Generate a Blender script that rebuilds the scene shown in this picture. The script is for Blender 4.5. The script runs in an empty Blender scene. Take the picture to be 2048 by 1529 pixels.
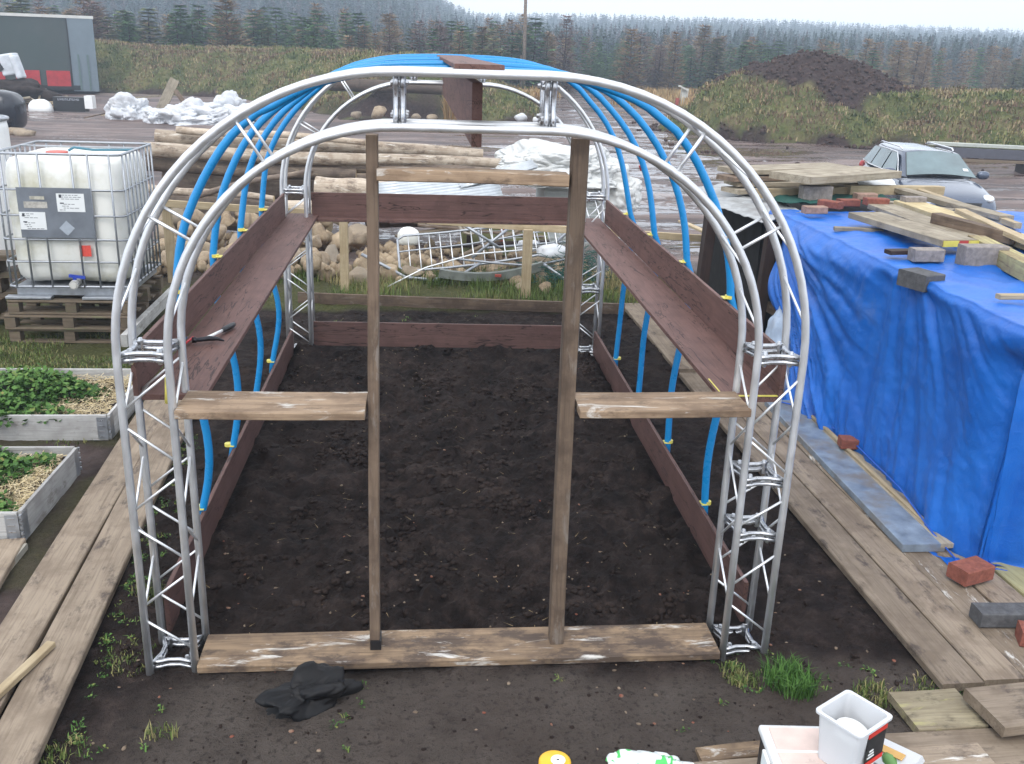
import bpy, bmesh, math, random
import numpy as np
from mathutils import Matrix, Vector, noise as mnoise

# ------------------------------------------------------------------ camera
S = bpy.context.scene
cam_d = bpy.data.cameras.new('camera')
cam = bpy.data.objects.new('camera', cam_d)
S.collection.objects.link(cam)
S.camera = cam
YAW, PITCH, ROLL = -0.0951, 0.3316, 0.0333
_f = Vector((-math.sin(YAW) * math.cos(PITCH), math.cos(YAW) * math.cos(PITCH), -math.sin(PITCH)))
_r = Vector((math.cos(YAW), math.sin(YAW), 0))
_u = _r.cross(_f)
_r2 = _r * math.cos(ROLL) + _u * math.sin(ROLL)
_u2 = _u * math.cos(ROLL) - _r * math.sin(ROLL)
cam.matrix_world = Matrix(((_r2.x, _u2.x, -_f.x, -0.201), (_r2.y, _u2.y, -_f.y, -4.028), (_r2.z, _u2.z, -_f.z, 2.851), (0, 0, 0, 1)))
cam_d.sensor_width = 36
cam_d.lens = 34.02
cam_d.clip_start = 0.05
cam_d.clip_end = 3000

# ------------------------------------------------------------------ light
SUN_EL, SUN_AZ = math.radians(50), math.radians(200)
W = bpy.data.worlds.new('World'); S.world = W; W.use_nodes = True
nt = W.node_tree; nt.nodes.clear()
sky = nt.nodes.new('ShaderNodeTexSky'); sky.sky_type = 'NISHITA'; sky.sun_disc = False
sky.sun_elevation = SUN_EL; sky.sun_rotation = SUN_AZ; sky.dust_density = 4.0; sky.air_density = 1.2
hs = nt.nodes.new('ShaderNodeHueSaturation'); hs.inputs['Saturation'].default_value = 0.28; hs.inputs['Value'].default_value = 1.0
mixw = nt.nodes.new('ShaderNodeMix'); mixw.data_type = 'RGBA'; mixw.inputs[0].default_value = 0.72
mixw.inputs[7].default_value = (11.2, 11.6, 12.3, 1)       # the closed cloud deck
bg = nt.nodes.new('ShaderNodeBackground'); bg.inputs['Strength'].default_value = 0.10
wo = nt.nodes.new('ShaderNodeOutputWorld')
nt.links.new(sky.outputs[0], hs.inputs['Color']); nt.links.new(hs.outputs[0], mixw.inputs[6])
nt.links.new(mixw.outputs[2], bg.inputs['Color']); nt.links.new(bg.outputs[0], wo.inputs['Surface'])
sun_d = bpy.data.lights.new('sun', 'SUN'); sun_d.energy = 0.6; sun_d.angle = math.radians(25); sun_d.color = (1, 0.97, 0.93)
sun = bpy.data.objects.new('sun', sun_d); S.collection.objects.link(sun)
_sd = Vector((math.sin(SUN_AZ) * math.cos(SUN_EL), math.cos(SUN_AZ) * math.cos(SUN_EL), math.sin(SUN_EL)))
sun.rotation_euler = _sd.to_track_quat('Z', 'Y').to_euler()
S.view_settings.view_transform = 'Standard'; S.view_settings.look = 'None'
S.view_settings.gamma = 1.0; S.view_settings.use_curve_mapping = False
S.view_settings.exposure = 0.9
S.render.engine = 'CYCLES'
S.cycles.use_denoising = True
S.cycles.max_bounces = 6; S.cycles.diffuse_bounces = 3; S.cycles.glossy_bounces = 3
S.cycles.transmission_bounces = 5; S.cycles.transparent_max_bounces = 8; S.cycles.volume_bounces = 1
S.cycles.caustics_reflective = False; S.cycles.caustics_refractive = False

# ------------------------------------------------------------------ helpers
rnd = random.Random(11)
def hsh(ix, iy, seed):
    n = (ix.astype(np.int64) * 374761393 + iy.astype(np.int64) * 668265263 + seed * 1442695041) & 0xFFFFFFFF
    n = ((n ^ (n >> 13)) * 1274126177) & 0xFFFFFFFF
    n = n ^ (n >> 16)
    return (n & 0xFFFFFF) / float(0xFFFFFF)
def vn(x, y, seed=0):
    x = np.asarray(x, float); y = np.asarray(y, float)
    ix = np.floor(x); iy = np.floor(y); fx = x - ix; fy = y - iy
    fx = fx * fx * fx * (fx * (fx * 6 - 15) + 10); fy = fy * fy * fy * (fy * (fy * 6 - 15) + 10)
    a = hsh(ix, iy, seed); b = hsh(ix + 1, iy, seed); c = hsh(ix, iy + 1, seed); d = hsh(ix + 1, iy + 1, seed)
    return (a * (1 - fx) + b * fx) * (1 - fy) + (c * (1 - fx) + d * fx) * fy
def fbm(x, y, oct=4, seed=0, gain=0.5):
    s = 0; a = 1; t = 0
    for i in range(oct):
        s = s + a * vn(x * 2 ** i + 17.3 * i, y * 2 ** i - 9.1 * i, seed + i * 7); t += a; a *= gain
    return s / t
def sst(a, b, x):
    t = np.clip((x - a) / (b - a), 0, 1); return t * t * (3 - 2 * t)
def sdf(px, py, poly):
    """signed distance, positive inside"""
    d = np.full(px.shape, 1e9); ins = np.zeros(px.shape, bool); n = len(poly)
    for i in range(n):
        x1, y1 = poly[i]; x2, y2 = poly[(i + 1) % n]
        ex, ey = x2 - x1, y2 - y1
        t = np.clip(((px - x1) * ex + (py - y1) * ey) / (ex * ex + ey * ey), 0, 1)
        d = np.minimum(d, np.hypot(px - x1 - t * ex, py - y1 - t * ey))
        if y1 != y2:
            ins ^= ((y1 > py) != (y2 > py)) & (px < (x2 - x1) * (py - y1) / (y2 - y1) + x1)
    return np.where(ins, d, -d)

def link(o): S.collection.objects.link(o); return o
def tag(o, label=None, cat=None, group=None, kind=None):
    if label: o['label'] = label
    if cat: o['category'] = cat
    if group: o['group'] = group
    if kind: o['kind'] = kind
    return o
MW = {}
def thing(name, label, cat, loc=(0, 0, 0), rz=0.0, group=None):
    o = link(bpy.data.objects.new(name, None)); o.empty_display_size = 0.1
    o.location = loc; o.rotation_euler = (0, 0, rz)
    MW[o.name] = Matrix.Translation(Vector(loc)) @ Matrix.Rotation(rz, 4, 'Z')
    return tag(o, label, cat, group)
def wm(p): return MW.get(p.name, Matrix.Identity(4)) if p else Matrix.Identity(4)
def place(o, parent, M):
    """M = wished world matrix"""
    MW[o.name] = M
    if parent:
        o.parent = parent; o.matrix_basis = wm(parent).inverted() @ M
    else:
        o.matrix_basis = M
def mk_mesh(name, V, F, mat, smooth=False):
    me = bpy.data.meshes.new(name)
    V = np.asarray(V, float)
    me.from_pydata(V.tolist() if len(V) < 50000 else V.tolist(), [], F if isinstance(F, list) else F.tolist())
    if mat is not None:
        for m in (mat if isinstance(mat, (list, tuple)) else [mat]): me.materials.append(m)
    if smooth: me.polygons.foreach_set('use_smooth', [True] * len(me.polygons))
    me.update()
    return me
def fast_mesh(name, V, F, mat, smooth=False):
    """V (n,3) array, F (m,k) array"""
    V = np.ascontiguousarray(V, np.float32); F = np.ascontiguousarray(F, np.int32); m, k = F.shape
    me = bpy.data.meshes.new(name)
    me.vertices.add(len(V)); me.vertices.foreach_set('co', V.ravel())
    me.loops.add(m * k); me.loops.foreach_set('vertex_index', F.ravel())
    me.polygons.add(m); me.polygons.foreach_set('loop_start', np.arange(0, m * k, k, dtype=np.int32))
    if smooth: me.polygons.foreach_set('use_smooth', np.ones(m, bool))
    if mat is not None:
        for mm in (mat if isinstance(mat, (list, tuple)) else [mat]): me.materials.append(mm)
    me.update(calc_edges=True)
    return me
def obj(name, V, F, mat, parent=None, smooth=False, M=None, fast=False):
    """V in world coordinates when M is None (origin = the parent's), else local to M"""
    if M is None:
        M = wm(parent).copy()
        iv = np.array(M.inverted())
        V = np.asarray(V, float) @ iv[:3, :3].T + iv[:3, 3]
    me = (fast_mesh if fast else mk_mesh)(name, V, F, mat, smooth)
    o = link(bpy.data.objects.new(name, me)); place(o, parent, M)
    return o
class MB:
    def __init__(s): s.V = []; s.F = []; s.mi = []
    def add(s, V, F, mi=0):
        n = len(s.V); s.V += [tuple(v) for v in V]; s.F += [tuple(i + n for i in f) for f in F]; s.mi += [mi] * len(F)
        return s
    def box(s, c, d, R=None, mi=0):
        x, y, z = d[0] / 2, d[1] / 2, d[2] / 2
        V = [Vector((a * x, b * y, e * z)) for a in (-1, 1) for b in (-1, 1) for e in (-1, 1)]
        if R is not None: V = [R @ v for v in V]
        V = [v + Vector(c) for v in V]
        return s.add(V, [(0, 1, 3, 2), (4, 6, 7, 5), (0, 4, 5, 1), (2, 3, 7, 6), (0, 2, 6, 4), (1, 5, 7, 3)], mi)
    def tube(s, pts, r, n=8, closed=False, mi=0, caps=True):
        pts = [Vector(p) for p in pts]; m = len(pts); base = len(s.V)
        rr = r if isinstance(r, (list, tuple)) else [r] * m
        prev = None
        for i, p in enumerate(pts):
            a = pts[(i - 1) % m] if (closed or i > 0) else p
            b = pts[(i + 1) % m] if (closed or i < m - 1) else p
            t = (b - a).normalized()
            if prev is None:
                u = t.orthogonal().normalized()
            else:
                u = (prev - t * prev.dot(t)); u = u.normalized() if u.length > 1e-6 else t.orthogonal().normalized()
            prev = u; w = t.cross(u)
            for k in range(n):
                an = 2 * math.pi * k / n
                s.V.append(tuple(p + (u * math.cos(an) + w * math.sin(an)) * rr[i]))
        for i in range(m if closed else m - 1):
            for k in range(n):
                a0 = base + i * n + k; a1 = base + i * n + (k + 1) % n
                b0 = base + ((i + 1) % m) * n + k; b1 = base + ((i + 1) % m) * n + (k + 1) % n
                s.F.append((a0, a1, b1, b0)); s.mi.append(mi)
        if not closed and caps:
            s.F.append(tuple(base + k for k in range(n))[::-1]); s.mi.append(mi)
            s.F.append(tuple(base + (m - 1) * n + k for k in range(n))); s.mi.append(mi)
        return s
    def build(s, name, mat, parent=None, smooth=False, M=None):
        o = obj(name, s.V, s.F, mat, parent, smooth, M)
        if any(s.mi): o.data.polygons.foreach_set('material_index', s.mi)
        return o
def smooth_tube(o, ang=40):
    me = o.data
    me.polygons.foreach_set('use_smooth', [len(p.vertices) == 4 for p in me.polygons])
def chamfer_box(V0, mat, name, parent=None, M=None, ch=0.004, segs=1, size=(1, 1, 1), warp=0.0, seed=0, skew=0.0):
    """a timber: length along local X, chamfered section, slightly bent and uneven; local origin at its centre"""
    L, w, t = size; R = random.Random(seed)
    c = min(ch, w * .2, t * .2)
    sec = [(-w/2 + c, -t/2), (w/2 - c, -t/2), (w/2, -t/2 + c), (w/2, t/2 - c), (w/2 - c, t/2), (-w/2 + c, t/2), (-w/2, t/2 - c), (-w/2, -t/2 + c)]
    V = []; F = []; n = 8
    ph = R.uniform(0, 6); ph2 = R.uniform(0, 6)
    for i in range(segs + 1):
        f = i / segs; x = (f - .5) * L
        dy = warp * math.sin(f * 3.1 + ph) + R.uniform(-1, 1) * warp * .15
        dz = warp * .6 * math.sin(f * 2.7 + ph2)
        e = R.uniform(-.5, .5) * warp * .4
        for (a, b) in sec:
            V.append((x + (skew * a / w if i in (0, segs) else 0), a * (1 + e) + dy - warp * math.sin(1.55 + ph), b + dz - warp * .6 * math.sin(1.35 + ph2)))
    for i in range(segs):
        for k in range(n):
            F.append((i * n + k, (i + 1) * n + k, (i + 1) * n + (k + 1) % n, i * n + (k + 1) % n))
    F.append(tuple(range(n))); F.append(tuple(segs * n + k for k in range(n))[::-1])
    return obj(name, V, F, mat, parent, False, M if M is not None else Matrix.Identity(4))
def axisM(p0, p1, up=(0, 0, 1)):
    p0 = Vector(p0); p1 = Vector(p1); x = (p1 - p0).normalized(); up = Vector(up)
    z = (up - x * up.dot(x)).normalized(); y = z.cross(x)
    c = (p0 + p1) / 2
    return Matrix(((x.x, y.x, z.x, c.x), (x.y, y.y, z.y, c.y), (x.z, y.z, z.z, c.z), (0, 0, 0, 1)))
_pk = [0]
def plank(name, p0, p1, w, t, mat, parent=None, up=(0, 0, 1), warp=0.004, segs=6, ch=0.004, skew=0.0, label=None, cat=None, group=None):
    """timber from p0 to p1 (centre line)"""
    _pk[0] += 1
    M = axisM(p0, p1, up); L = (Vector(p1) - Vector(p0)).length
    o = chamfer_box(None, mat, name, parent, M, ch, segs, (L, w, t), warp, _pk[0], skew)
    if cat: tag(o, label, cat, group)
    elif label: o['label'] = label
    return o
def icos(sub):
    bm = bmesh.new(); bmesh.ops.create_icosphere(bm, subdivisions=sub, radius=1)
    bm.verts.ensure_lookup_table()
    V = np.array([v.co[:] for v in bm.verts]); F = np.array([[v.index for v in f.verts] for f in bm.faces]); bm.free()
    return V, F
ICO = {k: icos(k) for k in (1, 2, 3, 4, 5, 6)}
def nz3(P, f, seed=0):
    o = Vector((seed * 7.13, seed * 3.7, -seed * 5.1))
    return np.array([mnoise.noise(Vector(p) * f + o) for p in P])
def rock_mesh(seed, sub=3, cuts=9):
    V, F = ICO[sub]; V = V.copy(); R = random.Random(seed)
    cuts = cuts + 8
    for i in range(cuts):
        d = Vector((R.gauss(0, 1), R.gauss(0, 1), R.gauss(0, 1))).normalized(); d = np.array(d)
        lim = R.uniform(.48, .82); s = V @ d
        V -= np.outer(np.maximum(s - lim, 0) * .93, d)
    V *= (1 + .14 * nz3(V, 1.3, seed) + .02 * nz3(V, 5, seed + 3))[:, None]
    return V, F
def blob(name, c, size, mat, seed=0, sub=4, amp=.25, f=1.6, crease=.12, cf=4.0, flat=.0, parent=None, rz=0.0, smooth=True):
    """crumpled sack or sheet heap"""
    V, F = ICO[sub]; V = V.copy()
    n1 = nz3(V, f, seed); n2 = nz3(V, cf, seed + 1); n3 = nz3(V, cf * 2.3, seed + 2)
    rr = 1 + amp * n1 * 1.6 - crease * (1 - np.minimum(1, np.abs(n2) * 5)) - crease * .5 * (1 - np.minimum(1, np.abs(n3) * 5))
    V = V * rr[:, None]
    V = np.sign(V) * np.abs(V) ** .85
    V[:, 2] = np.where(V[:, 2] < flat - .55, flat - .55 + (V[:, 2] - flat + .55) * .12, V[:, 2])
    V = V * np.array(size) / 2
    V[:, 2] -= V[:, 2].min()
    cs, sn = math.cos(rz), math.sin(rz)
    X = V[:, 0] * cs - V[:, 1] * sn + c[0]; Y = V[:, 0] * sn + V[:, 1] * cs + c[1]
    return obj(name, np.stack([X, Y, V[:, 2] + c[2]], 1), F, mat, parent, smooth, fast=True)
def copy_tree(o, parent=None):
    c = link(o.copy()); c.parent = parent
    if parent: c.matrix_basis = o.matrix_basis
    for ch in o.children: copy_tree(ch, c)
    return c
def grid_faces(nu, nv, wrap=False):
    i = np.arange(nu - 1)[:, None] * nv; j = np.arange(nv - 1)[None, :]
    a = (i + j).ravel()
    return np.stack([a, a + nv, a + nv + 1, a + 1], 1)

# ------------------------------------------------------------------ materials
MC = {}
class NT:
    def __init__(s, name, rough=.6, metal=0, spec=.5):
        s.m = bpy.data.materials.new(name); s.m.use_nodes = True; s.t = s.m.node_tree
        s.b = s.t.nodes['Principled BSDF']; s.b.inputs['Roughness'].default_value = rough
        s.b.inputs['Metallic'].default_value = metal; s.b.inputs['Specular IOR Level'].default_value = spec
    def n(s, typ, **kw):
        nd = s.t.nodes.new(typ)
        for k, v in kw.items():
            if k.startswith('i_'):
                nd.inputs[k[2:].replace('_', ' ')].default_value = v
            else: setattr(nd, k, v)
        return nd
    def l(s, a, b): s.t.links.new(a, b)
    def coord(s, kind='Object', scale=(1, 1, 1), rnd_off=True):
        tc = s.n('ShaderNodeTexCoord'); mp = s.n('ShaderNodeMapping'); mp.inputs['Scale'].default_value = scale
        src = tc.outputs[kind]
        if rnd_off:
            oi = s.n('ShaderNodeObjectInfo'); ad = s.n('ShaderNodeVectorMath', operation='MULTIPLY_ADD')
            cx = s.n('ShaderNodeCombineXYZ'); s.l(oi.outputs['Random'], cx.inputs[0]); s.l(oi.outputs['Random'], cx.inputs[1]); s.l(oi.outputs['Random'], cx.inputs[2])
            s.l(cx.outputs[0], ad.inputs[0]); ad.inputs[1].default_value = (37, 23, 11); s.l(src, ad.inputs[2]); src = ad.outputs[0]
        s.l(src, mp.inputs['Vector']); return mp.outputs[0]
    def noise(s, vec, scale=5, detail=4, rough=.55, dist=0):
        n = s.n('ShaderNodeTexNoise'); n.inputs['Scale'].default_value = scale; n.inputs['Detail'].default_value = detail
        n.inputs['Roughness'].default_value = rough; n.inputs['Distortion'].default_value = dist
        if vec is not None: s.l(vec, n.inputs['Vector'])
        return n.outputs['Fac']
    def ramp(s, fac, stops):
        r = s.n('ShaderNodeValToRGB'); e = r.color_ramp.elements
        while len(e) < len(stops): e.new(.5)
        for el, (p, c) in zip(e, stops):
            el.position = p; el.color = (c[0], c[1], c[2], 1) if len(c) > 2 else (c[0],) * 3 + (1,)
        s.l(fac, r.inputs['Fac']); return r.outputs['Color']
    def mix(s, fac, a, b, mode='MIX'):
        m = s.n('ShaderNodeMix', data_type='RGBA', blend_type=mode)
        for i, v in ((0, fac), (6, a), (7, b)):
            if isinstance(v, (int, float)): m.inputs[i].default_value = v
            elif isinstance(v, tuple): m.inputs[i].default_value = (v[0], v[1], v[2], 1)
            else: s.l(v, m.inputs[i])
        return m.outputs[2]
    def math(s, op, a, b=0.0, clamp=False):
        m = s.n('ShaderNodeMath', operation=op, use_clamp=clamp)
        for i, v in ((0, a), (1, b)):
            if isinstance(v, (int, float)): m.inputs[i].default_value = v
            else: s.l(v, m.inputs[i])
        return m.outputs[0]
    def mr(s, v, a, b, c=0.0, d=1.0):
        m = s.n('ShaderNodeMapRange', clamp=True); s.l(v, m.inputs[0])
        for i, x in zip((1, 2, 3, 4), (a, b, c, d)): m.inputs[i].default_value = x
        return m.outputs[0]
    def bump(s, h, strength=.3, dist=.01):
        b = s.n('ShaderNodeBump'); b.inputs['Strength'].default_value = strength; b.inputs['Distance'].default_value = dist
        s.l(h, b.inputs['Height']); s.l(b.outputs[0], s.b.inputs['Normal'])
    def col(s, c):
        if isinstance(c, tuple): s.b.inputs['Base Color'].default_value = (c[0], c[1], c[2], 1)
        else: s.l(c, s.b.inputs['Base Color'])
    def rough(s, r): s.l(r, s.b.inputs['Roughness'])
def var(c, k): return tuple(min(1, x * k) for x in c)
def wood(name, c, dark, stain=None, stain_amt=.5, rough=.75, grain=1.0, dirt=None, dirt_lo=.55, crack=0):
    """c mid colour, dark the grain lines; grain runs along local X"""
    t = NT(name, rough, 0, .3)
    v = t.coord('Object', (1.2, 28, 28)); g = t.noise(v, 3.0, 5, .6, .4)
    v2 = t.coord('Object', (.8, 7, 7)); g2 = t.noise(v2, 2.0, 3, .5, .8)
    v3 = t.coord('Object', (2.5, 2.5, 2.5)); bl = t.noise(v3, 2.2, 5, .6)
    oi = t.n('ShaderNodeObjectInfo')
    c1 = t.ramp(g, [(.30, dark), (.48, c), (.75, var(c, 1.25))])
    c1 = t.mix(.45 * grain, c1, t.ramp(g2, [(.35, dark), (.6, var(c, 1.15))]))
    c1 = t.mix(t.mr(bl, .45, .64, 0, .7), c1, var(dark, 1.15))
    if dirt:
        v5 = t.coord('Object', (3, 6, 6)); db = t.noise(v5, 1.6, 6, .7)
        c1 = t.mix(t.mr(db, dirt_lo, dirt_lo + .12, 0, .8), c1, dirt)
    if stain:
        v4 = t.coord('Object', (2.2, 9, 9)); st = t.noise(v4, 1.5, 6, .7, .6)
        c1 = t.mix(t.mr(st, .57, .67, 0, stain_amt), c1, stain)
    if crack:
        v6 = t.coord('Object', (.55, 5, 5)); ck = t.noise(v6, 1.7, 4, .65, .5)
        ln = t.math('ABSOLUTE', t.math('SUBTRACT', ck, .5)); c1 = t.mix(t.mr(ln, .012, .002, 0, crack), c1, var(dark, .25))
        v7 = t.coord('Object', (1, 1, 1)); c1 = t.mix(t.mr(t.noise(v7, 60, 3, .6), .66, .72, 0, .5), c1, var(c, 1.9))
    br = t.mr(oi.outputs['Random'], 0, 1, .78, 1.2)
    hsv = t.n('ShaderNodeHueSaturation'); t.l(br, hsv.inputs['Value']); t.l(c1, hsv.inputs['Color'])
    t.col(hsv.outputs[0]); t.bump(g, .5 * grain, .003)
    return t.m
def plain(name, c, rough=.5, metal=0, amp=.12, sc=8, bump=0, spec=.5, dirtc=None, dirt=0):
    t = NT(name, rough, metal, spec); v = t.coord('Object', (1, 1, 1)); n = t.noise(v, sc, 5, .6)
    cc = t.ramp(n, [(.3, var(c, 1 - amp)), (.7, var(c, 1 + amp))])
    if dirtc:
        n2 = t.noise(v, sc * .35, 6, .65); cc = t.mix(t.mr(n2, .48, .66, 0, dirt), cc, dirtc)
    t.col(cc); t.rough(t.mr(n, .3, .7, max(.02, rough - .1), min(1, rough + .1)))
    if bump: t.bump(n, bump, .01)
    return t.m
M_sill = wood('wet scaffold board', (.25, .175, .110), (.085, .058, .042), stain=(.62, .60, .56), stain_amt=.85, dirt=(.055, .040, .034), dirt_lo=.48)
M_deck = wood('trodden deck board', (.27, .215, .16), (.14, .105, .075), dirt=(.060, .045, .040), dirt_lo=.55, grain=.8)
M_deck2 = wood('deck board with white residue', (.27, .215, .16), (.14, .105, .075), stain=(.66, .64, .60), stain_amt=1.0, dirt=(.08, .06, .05), dirt_lo=.56, grain=.8)
M_post = wood('weathered frame timber', (.175, .125, .088), (.065, .044, .032), stain=(.30, .27, .24), stain_amt=.5)
M_rail = wood('weathered rail timber', (.33, .235, .155), (.13, .085, .055), stain=(.66, .64, .60), stain_amt=.9, dirt=(.08, .055, .04), dirt_lo=.56)
M_brown = wood('brown stained board', (.145, .078, .066), (.088, .047, .040), grain=.45, rough=.62, stain=(.17, .095, .08), stain_amt=.45, crack=.85)
M_new = wood('fresh sawn timber', (.44, .355, .23), (.29, .22, .13), grain=.6)
M_pallet = wood('damp pallet timber', (.15, .115, .08), (.085, .065, .045), stain=(.11, .14, .06), stain_amt=.5)
M_plankg = wood('grey stacked plank', (.33, .285, .215), (.17, .14, .10), dirt=(.14, .11, .08))
M_collar = wood('pale collar board', (.42, .415, .40), (.26, .25, .24), grain=.5, dirt=(.20, .18, .16))
M_dkwood = wood('dark creosoted timber', (.05, .032, .028), (.025, .018, .016), grain=.5)
M_alu = plain('aluminium tube', (.68, .69, .70), .46, .8, .05, 12)
M_alu2 = plain('aluminium brace', (.82, .83, .84), .42, .75, .04, 12)
M_zinc = plain('cast zinc clamp', (.52, .53, .55), .32, .95, .2, 40, bump=.15)
M_galv = plain('galvanised steel', (.36, .38, .41), .42, .7, .15, 25)
M_blue = plain('blue water pipe', (.010, .24, .56), .30, 0, .05, 6, spec=.5)
M_tape = plain('yellow tape', (.66, .58, .12), .5, 0, .1, 30)
M_redtape = plain('red tape', (.45, .05, .05), .5)
M_ibc = plain('white polyethylene', (.78, .78, .73), .38, 0, .04, 3, dirtc=(.40, .37, .19), dirt=.75)
M_white = plain('white plastic', (.80, .81, .80), .35, 0, .03, 6)
M_bag = plain('white woven sack', (.60, .62, .65), .55, 0, .08, 6, bump=.25, dirtc=(.36, .30, .27), dirt=.35)
M_fleece = plain('white fleece sheet', (.60, .61, .60), .7, 0, .06, 5, bump=.3, dirtc=(.38, .36, .32), dirt=.3)
M_black = plain('black plastic', (.012, .012, .014), .35, 0, .2, 8)
M_dark = plain('matt near black', (.006, .005, .005), .9, 0, .2, 8)
M_rust = plain('red oxide paint', (.33, .06, .04), .6, 0, .2, 10)
M_netg = plain('green netting', (.012, .075, .06), .8, 0, .3, 30, bump=.4)
M_foam = plain('zinc labelling plate', (.20, .22, .25), .45, .6, .18, 5)
def brick_mat(name, c):
    t = NT(name, .85, 0, .3); v = t.coord('Object', (1, 1, 1)); n = t.noise(v, 28, 6, .7)
    t.col(t.mix(t.mr(t.noise(v, 9, 4, .6), .5, .7, 0, .5), t.ramp(n, [(.3, var(c, .6)), (.7, var(c, 1.25))]), var(c, .5)))
    t.bump(n, .6, .004); return t.m
M_brick = brick_mat('red clay brick', (.25, .085, .06))
M_brickp = brick_mat('pale clay brick', (.34, .22, .17))
M_block = brick_mat('grey concrete block', (.27, .24, .22))
M_blockd = brick_mat('wet dark block', (.10, .10, .105))
def rock_mat():
    t = NT('tan sandstone rubble', .9, 0, .2); v = t.coord('Object', (1, 1, 1))
    n = t.noise(v, 6, 7, .65); n2 = t.noise(v, 1.5, 4, .6); oi = t.n('ShaderNodeObjectInfo')
    c = t.ramp(n, [(.3, (.15, .11, .075)), (.5, (.36, .275, .185)), (.72, (.50, .40, .28))])
    c = t.mix(t.mr(n2, .5, .68, 0, .7), c, (.10, .09, .065))
    c = t.mix(t.mr(oi.outputs['Random'], .3, 1, 0, .55), c, (.27, .235, .20))
    t.col(c); t.bump(n, .8, .03); return t.m
M_rock = rock_mat()
def soil_mat(name, c1, c2, wet=.55):
    t = NT(name, .95, 0, .10); v = t.coord('Object', (1, 1, 1), False)
    n = t.noise(v, 3, 6, .65); n2 = t.noise(v, 38, 5, .7); n3 = t.noise(v, 140, 3, .7)
    c = t.ramp(n, [(.32, c1), (.66, c2)])
    c = t.mix(t.mr(n2, .35, .7, 0, .65), c, var(c1, .55))
    c = t.mix(t.mr(n3, .68, .74, 0, .5), c, (.10, .075, .055))
    t.col(c); t.rough(t.mr(n2, .3, .7, .95, wet))
    t.bump(t.math('ADD', n2, t.math('MULTIPLY', n3, .5)), .8, .02); return t.m
M_soil = soil_mat('dark worked soil', (.013, .0085, .0075), (.026, .018, .0155))
M_clod = soil_mat('soil clods', (.014, .009, .008), (.060, .042, .035))

# ------------------------------------------------------------------ ground
def yard_h(x, y):
    h = -0.45 * sst(8.3, 14.5, y)
    far = sst(100, 450, y)
    hill = 13.0 * sst(230, 520, y) * (0.75 + .5 * fbm(x / 160 + 3.1, y / 200, 3, 5))
    left = 19.0 * sst(22, -28, x - (y - 300) * .03) * sst(150, 330, y)
    return h + hill + left + 3.0 * sst(110, 220, y) * sst(20, 90, x) * .4
def g_attr(me, name, arr):
    a = me.attributes.new(name, 'FLOAT', 'POINT'); a.data.foreach_set('value', np.ascontiguousarray(arr, np.float32).ravel())

def ground_mat():
    t = NT('yard mud', .7, 0, .5)
    v = t.coord('Object', (1, 1, 1), False)
    vs = t.coord('Object', (.16, 1.0, 1), False)
    n = t.noise(v, .8, 7, .65); nf = t.noise(v, 7, 6, .7); ns = t.noise(vs, .9, 6, .68, 1.2)
    mud = t.ramp(n, [(.3, (.062, .037, .029)), (.5, (.120, .074, .058)), (.72, (.205, .142, .118))])
    mud = t.mix(t.mr(nf, .3, .65, 0, .55), mud, (.075, .055, .055))
    vt = t.coord('Object', (.07, .55, 1), False); nt_ = t.noise(vt, 1.6, 7, .7, .8)
    mud = t.mix(t.mr(nt_, .50, .58, 0, .75), mud, (.034, .022, .021))
    mud = t.mix(t.mr(nt_, .47, .40, 0, .5), mud, (.26, .20, .18))
    moor = t.ramp(t.noise(v, 1.3, 7, .7), [(.3, (.075, .085, .030)), (.5, (.20, .165, .07)), (.7, (.32, .235, .11))])
    at = t.n('ShaderNodeAttribute', attribute_name='moor')
    c = t.mix(at.outputs['Fac'], mud, moor); af = t.n('ShaderNodeAttribute', attribute_name='forest')
    t.col(t.mix(af.outputs['Fac'], c, (.016, .022, .014)))
    aw = t.n('ShaderNodeAttribute', attribute_name='wet')
    w = t.math('MULTIPLY', t.mr(t.math('ADD', t.math('MULTIPLY', t.math('SUBTRACT', aw.outputs['Fac'], 1.0), .075), t.math('ADD', ns, t.math('MULTIPLY', t.math('SUBTRACT', nf, .5), .45))), .485, .53, 0, 1), t.math('MINIMUM', aw.outputs['Fac'], 1.0))
    t.rough(t.math('SUBTRACT', .62, t.math('MULTIPLY', w, .585)))
    bh = t.math('MULTIPLY', t.math('ADD', nf, t.math('MULTIPLY', ns, 1.5)), t.math('SUBTRACT', 1.0, w))
    t.bump(bh, .6, .06)
    return t.m
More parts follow.
